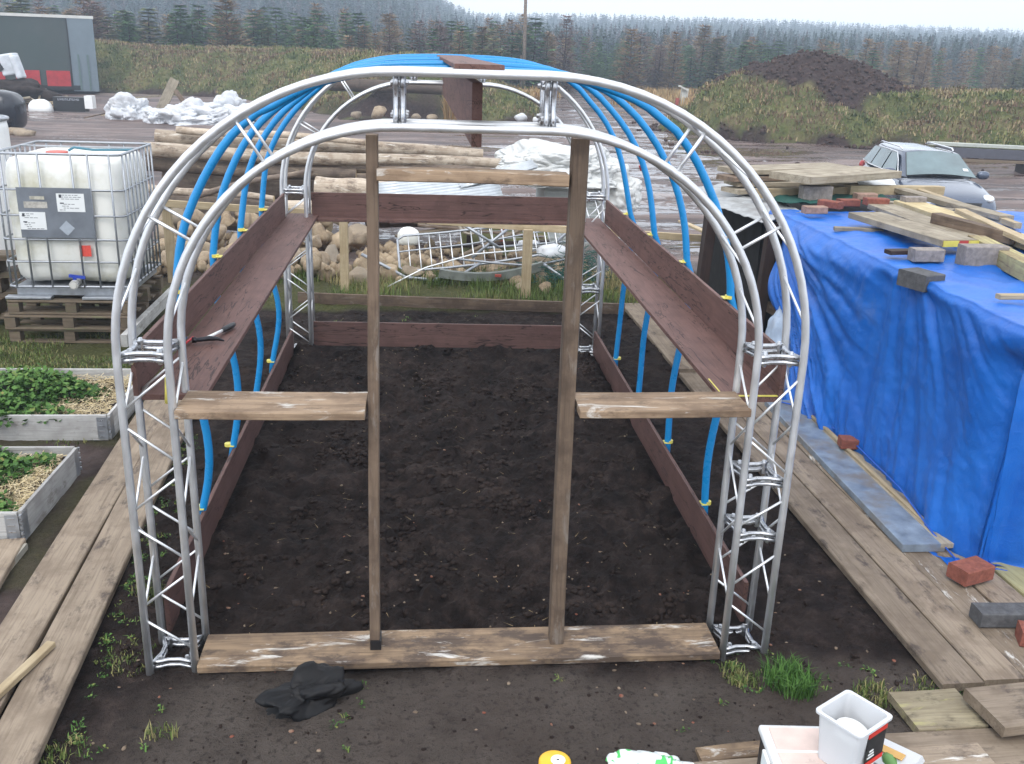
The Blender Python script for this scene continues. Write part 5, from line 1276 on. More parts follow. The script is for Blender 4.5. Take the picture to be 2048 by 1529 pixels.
# rocks
def rocks():
    R = random.Random(3); pts = []
    man = [(-.92, 8.35, .34, .42, 'pale rounded boulder standing just right of the left door post'), (-1.0, 7.98, .30, .24, 'tan angular rock in the grass behind the left door post'), (-1.62, 8.55, .42, .30, 'broad grey rock behind the left fence post'), (-.66, 8.2, .36, .28, 'smooth tan rock beside the left end of the gate'), (-.35, 8.3, .30, .22, 'tan rock behind the bars of the gate'), (-2.0, 9.2, .45, .32, 'rounded rock in the middle of the rubble'), (1.28, 7.62, .2, .17, 'small pointed tan stone near the right fence post'), (1.02, 7.75, .22, .12, 'small flat tan stone near the right fence post'), (-1.45, 8.95, .38, .34, 'upright pale rock high on the rubble')]
    for x, y, w, h, lab in man: pts.append((x, y, 0.0, w, h, lab))
    side = ['left', 'middle', 'right']
    k = 0
    for i in range(400):
        x = R.uniform(-4.3, -1.1); y = R.uniform(8.15, 11.2); w = R.uniform(.24, .46); h = w * R.uniform(.6, .95)
        if any((x - a) ** 2 + (y - b) ** 2 < ((w + ww) * .36) ** 2 for a, b, z, ww, hh, l in pts): continue
        zb = .42 * sst(8.2, 10.4, np.array(y)) * R.uniform(.4, 1.1)
        pts.append((x, y, float(zb), w, h, None)); k += 1
        if k > 56: break
    words = 'first second third fourth fifth sixth seventh eighth ninth tenth eleventh twelfth thirteenth fourteenth fifteenth sixteenth seventeenth eighteenth nineteenth twentieth'.split() + ['next'] * 40
    for ri, (ya, yb) in enumerate(((0, 9.2), (9.2, 10.2), (10.2, 99))):
        idx = sorted([i for i, p in enumerate(pts) if p[5] is None and ya <= p[1] < yb], key=lambda i: pts[i][0])
        for q, i in enumerate(idx): pts[i] = pts[i][:5] + ('%s rock from the left in the %s row of the rubble heap' % (words[q], ('front', 'middle', 'rear')[ri]),)
    protos_ = [rock_mesh(s, 3, 10) for s in range(8)]; cols = ['tan', 'buff', 'brownish', 'pale', 'grey tan']
    for i, (x, y, zb, w, h, lab) in enumerate(pts):
        V, F = protos_[i % 8]; a = R.uniform(0, 6.28); M = Matrix.Translation((x, y, float(yard_h(np.array([x]), np.array([y]))[0]) + zb + h * .36)) @ Matrix.Rotation(a, 4, 'Z') @ Matrix.Rotation(R.uniform(-.4, .4), 4, 'X')
        o = obj('rock', V * [w * .62, w * R.uniform(.45, .6), h * .6], F, M_rock, None, False, M, fast=True)
        for p in (): pass
        if False:
            lab = '%s rock of the rubble heap, %s %s' % (cols[i % 5], 'front' if y < 9.2 else ('mid' if y < 10.2 else 'rear'), 'row toward the tank' if x < -3.3 else ('row between tank and truss' if x < -2.4 else 'row behind the far left truss leg'))
        tag(o, lab, 'rock', 'rocks of the rubble heap behind the greenhouse')
    V, F = ICO[1]; Vs = []; Fs = []
    for i in range(420):
        x = R.uniform(-4.2, 2.2); y = R.uniform(8.0, 11.4); s = R.uniform(.04, .13)
        Vs.append(V * s * np.array([R.uniform(.7, 1.3) for _ in range(3)]) + [x, y, float(yard_h(np.array([x]), np.array([y]))[0]) + R.uniform(0, .25 if x < -1 else .05)]); Fs.append(F + i * len(V))
    o = obj('rubble', np.concatenate(Vs), np.concatenate(Fs), M_rock, None, False, Matrix.Identity(4), fast=True); tag(o, 'small broken stones filling the gaps of the rubble heap', 'rubble', None, 'stuff')
rocks()
# logs
M_peel = wood('peeled log', (.46, .39, .31), (.24, .18, .13), dirt=(.13, .095, .07), dirt_lo=.52, stain=(.68, .64, .57), stain_amt=.9)
M_barkl = wood('barked log', (.20, .155, .12), (.08, .06, .05), stain=(.42, .33, .22), stain_amt=.7)
M_barkd = wood('wet dark bark', (.085, .06, .045), (.04, .03, .025))
M_end = plain('sawn log end', (.60, .47, .28), .7, 0, .2, 12)
def log(p0, p1, r0, r1, mat, lab, seed):
    M = axisM(p0, p1); L = (Vector(p1) - Vector(p0)).length; R = random.Random(seed)
    n, m = 18, 26; V = []; cyl = []
    for i in range(m + 1):
        f = i / m; r = r0 + (r1 - r0) * f
        for k in range(n):
            a = 6.2832 * k / n; q = r * (1 + .05 * mnoise.noise(Vector((f * 9, math.cos(a) * 1.2, math.sin(a) * 1.2 + seed * 9))) + .03 * mnoise.noise(Vector((f * 40, math.cos(a) * 3, math.sin(a) * 3 + seed))))
            V.append(((f - .5) * L, q * math.cos(a) + .03 * math.sin(f * 5 + seed), q * math.sin(a) + .02 * math.sin(f * 7 + seed)))
    F = [(i * n + k, (i + 1) * n + k, (i + 1) * n + (k + 1) % n, i * n + (k + 1) % n) for i in range(m) for k in range(n)]
    T = thing('log', lab, 'log', (p0[0], p0[1], p0[2]), 0, 'logs stacked behind the rubble' if seed < 30 else None)
    obj('bark', V, F, mat, T, True, M)
    mb = MB(); 
    for s, o_ in ((0, 0), (m, 0)):
        base = [V[s * n + k] for k in range(n)]; mb.add(base, [tuple(range(n)) if s else tuple(range(n))[::-1]])
    mb.build('cut_end', M_end, T, False, M)
G0 = -.3
for i, a in enumerate((((-4.6, 12.4, .22), (-1.75, 12.0, .10), .31, .28, M_barkl, 'thick grey barked log at the bottom of the log stack'),
          ((-4.9, 12.7, .86), (-1.35, 12.6, .76), .13, .11, M_barkl, 'brown barked log third from the top, left part'),
          ((-4.75, 12.5, 1.10), (1.1, 12.7, .98), .12, .09, M_peel, 'long pale peeled log, second from the top'),
          ((-4.7, 13.1, 1.26), (.8, 13.2, 1.09), .13, .10, M_peel, 'topmost long pale peeled log'),
          ((-1.95, 12.0, .66), (-.4, 11.8, .58), .17, .16, M_peel, 'short thick peeled log left of the door post'),
          ((-2.4, 11.6, .40), (.2, 11.4, .34), .10, .09, M_peel, 'yellowish split log below the short thick log'),
          ((-1.6, 12.7, .90), (1.75, 12.5, .86), .12, .09, M_barkl, 'mottled log with orange patches right of the door post'),
          ((-4.6, 13.1, .52), (.8, 13.2, .45), .30, .28, M_barkl, 'dark thick log in the shadow of the stack'),
          ((-4.4, 13.5, .95), (.5, 13.5, .85), .2, .18, M_barkl, 'dark log at the back of the stack'),
          ((-4.9, 12.0, .60), (-2.6, 11.7, .48), .07, .05, M_peel, 'thin pale pole in front of the thick barked log'),
          ((-4.3, 12.9, 1.42), (-1.2, 12.8, 1.30), .06, .05, M_peel, 'thin pale pole lying on top of the log stack'),
          ((-3.9, 11.7, .50), (-2.0, 12.0, .92), .05, .04, M_barkl, 'thin dark pole slanting across the log stack'),
          ((-1.2, 12.9, .1), (1.6, 12.6, .1), .26, .24, M_barkl, 'low dark log hidden behind the scrap'))): log(*a, i)
o = plank('offcut', (-.62, 12.35, 1.06), (-.15, 12.35, 1.05), .12, .08, M_peel, None, label='short pale offcut lying on the peeled logs', cat='offcut')
# galvanised gate panels
def gate(name, org, ex, ey, w, h, bars, lab, mesh_=False, bent=0):
    T = thing(name, lab, 'gate', org); o_ = Vector(org); ex = Vector(ex).normalized(); ey = Vector(ey).normalized()
    P = lambda u, v: o_ + ex * (u * w) + ey * (v * h + bent * math.sin(u * 3.1) * .1)
    q = .035
    fr = [P(q, 0), P(.25, 0), P(.5, 0), P(.75, 0), P(1 - q, 0), P(1, q * 3), P(1, 1 - q * 3), P(1 - q, 1), P(.75, 1), P(.5, 1), P(.25, 1), P(q, 1), P(0, 1 - q * 3), P(0, q * 3)]
    o = MB().tube(fr, .017, 8, closed=True).build('frame', M_galv, T); smooth_tube(o)
    for k in range(1, bars):
        o = MB().tube([P(k / bars, 0), P(k / bars, 1)], .0075, 6).build('bar', M_alu2, T); smooth_tube(o)
    return T, P
T, P = gate('gate_panel', (-.52, 8.25, .10), (2.15, .15, .30), (-.05, .45, .42), 2.35, .56, 17, 'galvanised barred gate panel tipped over on the rubble', bent=-.6)
o = MB().tube([P(0, .55), P(.4, .6), P(1, .62)], .012, 6).build('cross_rail', M_galv, T)
T, P = gate('gate_panel', (.55, 8.6, .35), (2.0, .4, .10), (-.1, .35, .42), 1.9, .62, 12, 'second galvanised mesh panel leaning behind the fence post')
for k in range(1, 5): MB().tube([P(0, k / 5), P(.5, k / 5 - .02), P(1, k / 5)], .004, 5).build('wire', M_galv, T)
def bent_tube(pts, r, mat, lab, name='scrap_tube', cat='tube'):
    o = MB().tube(pts, r, 8).build(name, mat, None, True); tag(o, lab, cat, 'bent metal scrap behind the greenhouse')
bent_tube([(-.66, 7.75, .02), (-.2, 7.95, .22), (.4, 8.05, .38), (1.2, 8.1, .45)], .010, M_alu2, 'long straight white rod poking toward the left door post')
bent_tube([(-1.0, 8.15, .34), (-.7, 8.1, .2), (-.45, 8.1, .06), (-.1, 8.15, .02), (.3, 8.2, .10), (.55, 8.3, .24)], .022, M_galv, 'bent galvanised tube curving under the gate panel')
bent_tube([(.15, 8.15, .30), (.7, 8.1, .26), (1.15, 8.15, .22), (1.6, 8.2, .30)], .015, M_galv, 'galvanised tube below the gate panel')
bent_tube([(1.3, 8.0, .28), (1.75, 7.9, -.02)], .018, M_galv, 'galvanised strut slanting into the grass beside the right post')
bent_tube([(.2, 8.4, .75), (.75, 8.3, .42)], .02, M_galv, 'galvanised diagonal inside the gate panel')
bent_tube([(.95, 8.4, .72), (.4, 8.3, .28)], .02, M_galv, 'second galvanised diagonal crossing the gate panel')
bent_tube([(1.9, 8.6, .80), (1.45, 8.5, .40)], .022, M_galv, 'galvanised diagonal at the right of the gate panel')
T = thing('metal_channel', 'curved grey green metal channel with a red mark under the gate', 'channel', (.6, 8.0, .1))
mb = MB(); pts = [(-.02 + .165 * k, 7.98 + .01 * k, .10 + .012 * (k - 3) ** 2 * .5) for k in range(9)]
for a, b in zip(pts[:-1], pts[1:]):
    c = (Vector(a) + Vector(b)) / 2; d = Vector(b) - Vector(a); mb.box(c, (d.length + .004, .09, .10), Matrix.Rotation(-math.atan2(d.z, d.x), 3, 'Y'))
mb.build('channel_body', plain('mossy grey metal', (.17, .185, .165), .5, .2, .3, 8), T)
MB().box((.72, 7.955, .13), (.08, .03, .03)).build('red_mark', M_rust, T)
# scrap behind shelf
def corrug(org, ex, ey, w, h, n, lab, amp=.018):
    o_ = Vector(org); ex = Vector(ex).normalized(); ey = Vector(ey).normalized(); nz = ex.cross(ey)
    V = []; nu, nv = n * 8 + 1, 6
    for i in range(nu):
        for j in range(nv):
            u = i / (nu - 1); v = j / (nv - 1); p = o_ + ey * (u * h) + ex * (v * w) + nz * (amp * math.sin(u * n * 6.2832) + .03 * v * v); V.append(tuple(p))
    o = obj('corrugated_sheet', V, grid_faces(nu, nv), M_galv2, None, True, Matrix.Identity(4), fast=True); m = o.modifiers.new('s', 'SOLIDIFY'); m.thickness = .003
    tag(o, lab, 'sheet', 'corrugated sheets on the scrap heap')
M_galv2 = plain('galvanised sheet', (.55, .58, .60), .35, .6, .15, 6)
corrug((-.85, 10.4, .50), (1, .25, .10), (-.1, .9, .35), 1.9, .9, 10, 'corrugated galvanised sheet, the larger one sloping over the scrap', .03)
corrug((.35, 11.0, .80), (1, .3, .22), (-.1, .9, .1), 1.3, .5, 6, 'small corrugated sheet tipped up under the white heap', .03)
T = thing('plywood_crate', 'mossy green plywood crate with red painted uprights', 'crate', (1.0, 10.5, 0))
MB().box((1.0, 10.7, .28), (1.3, .5, .80)).build('crate_side', wood('mossy plywood', (.22, .23, .11), (.13, .14, .07)), T)
for x in (.45, .95, 1.35): MB().box((x, 10.42, .36), (.06, .04, .72)).build('upright', M_rust if x > .5 else M_dkwood, T)
MB().box((.1, 10.4, .62), (.05, .05, .3)).build('corner_stub', M_dkwood, T)
for i, (a, b, w) in enumerate((((-.6, 9.6, .30), (1.0, 10.2, .46), .16), ((.0, 9.4, .20), (1.6, 9.9, .22), .14), ((-.3, 9.9, .42), (1.5, 9.7, .30), .12), ((.3, 9.2, .12), (1.2, 9.5, .48), .10), ((-.7, 10.1, .40), (.6, 10.0, .55), .12))):
    plank('scrap_board', a, b, w, .03, (M_pallet, M_dkwood, M_post)[i % 3], None, warp=.01, label='dark scrap board behind the gate panels, %s' % ['longest', 'lowest', 'crossing one', 'steepest', 'nearest the logs'][i], cat='board', group='scrap boards heaped behind the gate panels')
MB2 = MB().tube([(1.95, 8.05, .02), (1.95, 8.05, .04)], .01, 4)
blob('white_can', (-.42, 8.95, .32), (.30, .26, .30), M_ibc, 12, 3, .05); tag(bpy.data.objects['white_can'], 'dirty white plastic can on the rubble left of the gate', 'can')
T = thing('cable_reel', 'round grey reel lying on the scrap behind the gate', 'reel', (.42, 9.4, .45))
for r_ in (.15, .10, .05): MB().tube([(.42 + r_ * math.cos(a), 9.3 + r_ * .5 * math.sin(a), .55 + r_ * .85 * math.sin(a)) for a in [k * 6.2832 / 24 for k in range(24)]], .02, 6, closed=True).build('coil', plain('reel tan', (.32, .28, .22), .6), T)
tn_ = MB(); Rn = random.Random(77)
for i in range(190):
    c = Vector((Rn.gauss(1.72, .24), Rn.gauss(8.1, .16), abs(Rn.gauss(.16, .14)))); P_ = [c]
    for k in range(5): P_.append(P_[-1] + Vector((Rn.gauss(0, .07), Rn.gauss(0, .05), Rn.gauss(0, .045))))
    tn_.tube(P_, .004, 3, caps=False)
tn_.build('tangled_net', M_netg, None); tag(bpy.data.objects['tangled_net'], 'dark green tangled netting beside the right door post', 'netting')
for i, (x, y, z, s) in enumerate(((1.45, 8.35, .3, .28), (1.2, 9.0, .25, .25))): 
    blob('white_lump', (x, y, z), (s * 1.4, s, s * .7), M_bag, 20 + i, 3, .2); tag(bpy.data.objects['white_lump' + ('' if i == 0 else '.001')], ['off white plastic lump right of the gate bars', 'off white lump half hidden under the scrap'][i], 'lump')
# white covered tank
T = thing('covered_crate', 'pale crate under a heaped white sheet behind the right truss leg', 'covered crate', (2.5, 12.9, -.3))
MB().box((2.50, 13.15, .28), (1.35, 1.3, 1.25)).build('crate_body', plain('pale ribbed plastic', (.46, .50, .48), .6, 0, .12, 4, bump=.4), T)
for k in range(9): MB().box((2.5, 12.493, -.22 + .13 * k), (1.36, .012, .03)).build('rib', plain('pale rib', (.52, .56, .54), .6), T)
blob('white_sheet', (2.05, 12.95, .66), (2.3, 1.7, .85), M_fleece, 31, 6, .34, 1.6, .13, 4.6, .1, T)
blob('white_sheet', (2.95, 12.8, .20), (1.2, 1.0, 1.1), M_fleece, 33, 6, .30, 1.6, .12, 4.6, .1, T)
for k, (x, y) in enumerate(((3.9, 11.6), (4.4, 12.4), (3.6, 13.2), (4.8, 11.2))):
    pass

# ------------------------------------------------------------------ yard: bags, scrap, trailer
GBG = 'white rubble sacks heaped beyond the yard'
for i, (x, y, sx, sy, sz, rz, lab) in enumerate(((-12.55, 39.2, 1.75, 1.5, 1.25, .1, 'largest full white sack at the left end of the heap'), (-11.0, 38.0, 1.4, 1.2, .75, .3, 'slumped white sack second from the left'), (-10.2, 37.8, 1.5, 1.2, .85, -.2, 'white sack in the front of the heap'),
                                         (-9.8, 39.2, 1.9, 1.4, 1.15, .4, 'rounded white sack at the back of the heap'), (-8.9, 38.1, 1.9, 1.3, .95, -.35, 'brown smeared white sack at the front right'), (-8.5, 39.8, 1.4, 1.2, 1.5, .2, 'tallest white sack with a pointed top'), (-7.9, 38.9, 1.7, 1.3, 1.0, -.5, 'white sack at the right end of the heap'), (-9.4, 37.3, 1.6, .9, .5, .1, 'flat white sack lying in front of the heap'))):
    o = blob('white_sack', (x, y, -.5), (sx, sy, sz), M_bag, 60 + i, 5, .42, 1.7, .20, 2.6, .1, None, rz); tag(o, lab, 'sack', GBG)
plank('leaning_board', (-11.6, 40.3, -.2), (-10.9, 40.5, 1.15), .42, .06, M_plankg, None, (0, -1, .3), label='pale board leaning up behind the white sacks', cat='board')
plank('leaning_board', (-10.9, 40.4, .7), (-10.2, 40.3, -.3), .2, .06, M_post, None, (0, -1, .3), label='dark board leaning right behind the white sacks', cat='board')
plank('leaning_board', (-10.6, 40.6, .3), (-9.6, 40.7, .2), .2, .06, M_post, None, label='low dark board behind the white sacks', cat='board')
R = random.Random(12)
# splintered wood pile
mbv = []
for i in range(150):
    x = R.uniform(-22.5, -17.2); t_ = (x + 22.5) / 5.3; y = R.uniform(44.5, 48.5) - .5 * (1 - t_); h = max(0, 1.15 - abs(t_ - .15) * 1.4) * R.uniform(.1, 1)
    a = R.uniform(0, 3.14); l = R.uniform(.25, .8); e = R.uniform(-.4, .4)
    p = Vector((x, y, -.4 + h)); d = Vector((math.cos(a), math.sin(a), e)).normalized() * l / 2
    o = plank('scrap_wood', p - d, p + d, R.uniform(.07, .18), R.uniform(.04, .1), (M_post, M_plankg, M_pallet, M_new)[R.choice((0, 0, 1, 1, 2, 3))], None, warp=0, segs=1, ch=.01)
    mbv.append(o)
WP = thing('firewood_heap', 'heap of broken brown wood in front of the green trailer', 'wood heap', (-19.8, 46.5, -.45))
for o in mbv:
    M = MW[o.name]; o.parent = WP; o.matrix_basis = wm(WP).inverted() @ M
blob('heap_core', (-20.6, 46.8, -.5), (4.6, 3.0, 1.5), M_clod, 70, 4, .3, parent=WP)
# trailer
ca, sa = math.cos(math.radians(200)), math.sin(math.radians(200))
T = thing('box_trailer', 'dark green box trailer with a pale roof edge at the left edge', 'trailer', (-19.3, 57.2, -.45), math.radians(17))
Wt = wm(T)
def tb(name, c, s, mat, parent=T):
    V = [tuple(Wt @ Vector((c[0] + a * s[0] / 2, c[1] + b * s[1] / 2, c[2] + e * s[2] / 2))) for a in (-1, 1) for b in (-1, 1) for e in (-1, 1)]
    return obj(name, V, BF, mat, parent)
tb('curtain_side', (-6.9, 1.25, 2.2), (11.0, 2.5, 3.9), plain('faded green curtain', (.040, .058, .055), .7, 0, .12, 1.2, dirtc=(.065, .07, .07), dirt=.4))
tb('front_panel', (-.68, 1.25, 2.15), (1.36, 2.56, 4.0), plain('blue grey panel', (.14, .18, .21), .6, 0, .1, 1.5))
for x in (-.95, -.45): tb('panel_rib', (x, -.045, 1.2), (.10, .06, 2.0), plain('rib paint', (.10, .15, .15), .6))
tb('roof_edge', (-6.2, 1.25, 4.23), (12.5, 2.6, .16), plain('pale roof', (.55, .55, .52), .6, 0, .1, 2))
for i, x in enumerate((-2.1, -3.7, -5.5)): tb('red_guard', (x, -.06, .85), (1.25, .08, .85 if i < 2 else .6), plain('red paint', (.38, .02, .025), .5, 0, .25, 3))
tb('dark_rail', (-6.5, -.03, .35), (11, .1, .25), M_black)
tb('corner_seam', (-1.39, -.04, 2.2), (.07, .06, 3.9), M_black)
T = thing('metal_cab_scrap', 'white crumpled vehicle panels behind the wood heap', 'scrap metal', (-20.8, 47.5, 0))
for c, s, r in (((-21.6, 47.6, 1.45), (2.6, .8, .45), .12), ((-20.35, 47.5, 1.35), (.75, .8, 1.0), -.18), ((-19.95, 47.3, 1.25), (.28, .7, 1.1), -.25)):
    o = MB().box(c, s, Matrix.Rotation(r, 3, 'Y')).build('panel', plain('scuffed white panel', (.55, .58, .62), .45, 0, .2, 3), T); b = o.modifiers.new('b', 'BEVEL'); b.width = .08; b.segments = 2
MB().box((-20.75, 47.08, 1.3), (.25, .06, .5), Matrix.Rotation(-.5, 3, 'Y')).build('dark_strut', M_black, T)
T = thing('black_crate', 'long black plastic crate with pale lettering and a white end', 'crate', (-15.9, 42.5, -.45))
o = MB().box((-16.0, 42.5, -.12), (1.35, .6, .62)).build('crate_box', M_black, T)
MB().box((-15.12, 42.35, .0), (.34, .5, .55)).build('white_end', M_white, T)
mb = MB(); R = random.Random(4); x = -16.45
for k in range(9):
    w = R.uniform(.05, .08); mb.box((x, 42.192, .10), (.016, .012, .1)).box((x + w * .5, 42.192, .10 + R.choice((-.04, 0, .04))), (w, .012, .016)).box((x + w, 42.192, .10), (.014, .012, .09)); x += .105
mb.build('crate_lettering', plain('faded lettering', (.38, .40, .45), .6), T)
o = blob('white_basin', (-17.15, 42.0, -.5), (1.0, .8, .75), M_white, 80, 3, .18, 1.2, .02, 3); tag(o, 'white plastic basin lying before the wood heap', 'basin')
for i, (x, y, s, l) in enumerate(((-13.9, 41.3, .35, 'small pale fragment right of the black crate'), (-14.0, 40.6, .25, 'smaller pale fragment on the mud near the sacks'))):
    o = blob('pale_fragment', (x, y, -.48), (s * 1.4, s, s * .5), M_new, 82 + i, 2, .2); tag(o, l, 'fragment')
plank('thin_pole', (-14.2, 38.5, -.4), (-12.9, 41.5, -.1), .06, .05, M_post, None, label='thin pole lying left of the white sacks', cat='pole')
plank('thin_pole', (-16.2, 52.5, -.35), (-14.7, 52.6, -.2), .12, .1, M_plankg, None, label='pale pole lying at the foot of the trailer', cat='pole')
# wrapped bale
T = thing('wrapped_bale', 'black plastic wrapped bale at the left edge of the yard', 'bale', (-14.6, 32.4, -.45))
V, F = ICO[4]; V = V.copy(); V = np.sign(V) * np.abs(V) ** .62; V *= (1 + .03 * nz3(V, 3, 5))[:, None]
obj('wrap', V * [1.0, .72, .72] + [-15.2, 32.4, .22], F, plain('glossy black wrap', (.012, .013, .02), .18, 0, .1, 5, bump=.15), T, True, fast=True)
for i, (x, y) in enumerate(((-14.1, 31.3), (-13.7, 30.9))): 
    o = blob('brown_scrap', (x, y, -.5), (.8, .5, .35), M_rock, 90 + i, 2, .3); tag(o, ['brown clod beside the black bale', 'second brown clod before the black bale'][i], 'clod')
# dark hollow under left bank: logs & stones
for i, (x, y, s, l) in enumerate(((-2.3, 42.1, .9, 'pale broken boulder under the dark bank'), (-1.4, 42.0, .8, 'orange tan boulder under the dark bank'), (-3.3, 42.0, .6, 'small stone under the dark bank'), (-.6, 42.2, .5, 'low stone right of the orange boulder'), (.1, 42.0, .5, 'flat stone by the reed clump'), (4.3, 43.0, .7, 'white rubbish sack on the end of the bank'), (5.0, 42.8, .5, 'pale blue rag on the end of the bank'))):
    V, F = rock_mesh(200 + i, 2, 7)
    o = obj('boulder', V * [s * .55, s * .4, s * .42], F, M_rock if i < 5 else M_bag, None, False, Matrix.Translation((x, y, -.38 + s * .25)), fast=True); o.name = 'boulder' if i < 5 else ('rubbish_sack' if i == 5 else 'pale_rag'); tag(o, l, 'stone' if i < 5 else 'rubbish', None)
log((-5.6, 44.6, 1.05), (1.0, 42.7, .95), .34, .24, M_barkd, 'thick fallen trunk lying along the dark bank', 40)
def reeds(c, r, n, label, seed):
    Rr = np.random.RandomState(seed); a = Rr.uniform(0, 6.28, n); q = r * np.sqrt(Rr.uniform(0, 1, n))
    P = np.stack([c[0] + q * np.cos(a), c[1] + q * np.sin(a), np.full(n, c[2])], 1)
    o = blades('rush_clump', P, .7, 1.5, .03, M_reed, None, seed, 8, .45, .05, M=Matrix.Identity(4)); tag(o, label, 'rushes', None, 'stuff')
reeds((1.4, 42.0, -.45), .75, 130, 'tall brown rush clump at the foot of the left bank', 3)
# telegraph pole
T = thing('telegraph_pole', 'tall weathered telegraph pole in front of the trees', 'pole', (7.5, 75.3, -.5))
MB().tube([(7.5, 75.3, -.5), (7.46, 75.3, 4), (7.40, 75.3, 9.2)], [.16, .14, .11], 10).build('shaft', M_barkl, T, True)
MB().box((7.40, 75.2, 8.6), (1.4, .1, .1)).build('crossarm', M_post, T)
MB().tube([(7.28, 75.25, -.5), (7.22, 75.25, 2.4)], .06, 6).build('stay_post', M_post, T)
# white marker and concrete slabs by the track
T = thing('concrete_marker', 'pale broken concrete pillar by the track', 'pillar', (17.0, 62.5, -.45))
o = MB().box((17.1, 62.5, .12), (.42, .4, 1.15), Matrix.Rotation(.06, 3, 'Y')).box((16.95, 62.3, .72), (.6, .5, .10), Matrix.Rotation(.45, 3, 'Y')).build('pillar_body', plain('weathered concrete', (.50, .50, .46), .8, 0, .2, 6, .3), T)
MB().box((16.6, 62.2, -.15), (.22, .2, .45)).build('red_patch', M_rust, T)
for i in range(7):
    V, F = rock_mesh(300 + i, 2, 7); s = rnd.uniform(.5, .9)
    x, y = 17.0 + i * .42 + rnd.uniform(-.2, .2), 56 - i * 1.2
    o = obj('boulder', V * [s * .6, s * .5, s * .4], F, M_block, None, False, Matrix.Translation((x * .93, y, -.3)), fast=True); tag(o, 'grey boulder in the row by the track, %s from the pillar' % ['first', 'second', 'third', 'fourth', 'fifth', 'sixth', 'seventh'][i], 'boulder', 'grey boulders between the pillar and the right bank')
# guard rail timbers
T = thing('steel_beam_stack', 'long grey steel beams lying on bearers beyond the car', 'beam stack', (19, 26, -.45))
for a, b, w, t, m in (((15.7, 26.2, .44), (22.5, 26.4, .28), .28, .10, plain('pale beam', (.45, .47, .42), .5, .2)), ((15.9, 26.1, .20), (22.5, 26.3, .06), .22, .30, plain('beam web', (.10, .10, .12), .5, .4)), ((15.8, 26.0, -.03), (22.5, 26.2, -.14), .30, .08, plain('rusty flange', (.16, .12, .08), .7))):
    plank('beam', a, b, w, t, m, T, warp=.0, segs=3)
for x in (16.6, 19, 21.5): MB().box((x, 26.15, -.28), (.25, .6, .36)).build('bearer', M_dkwood, T)

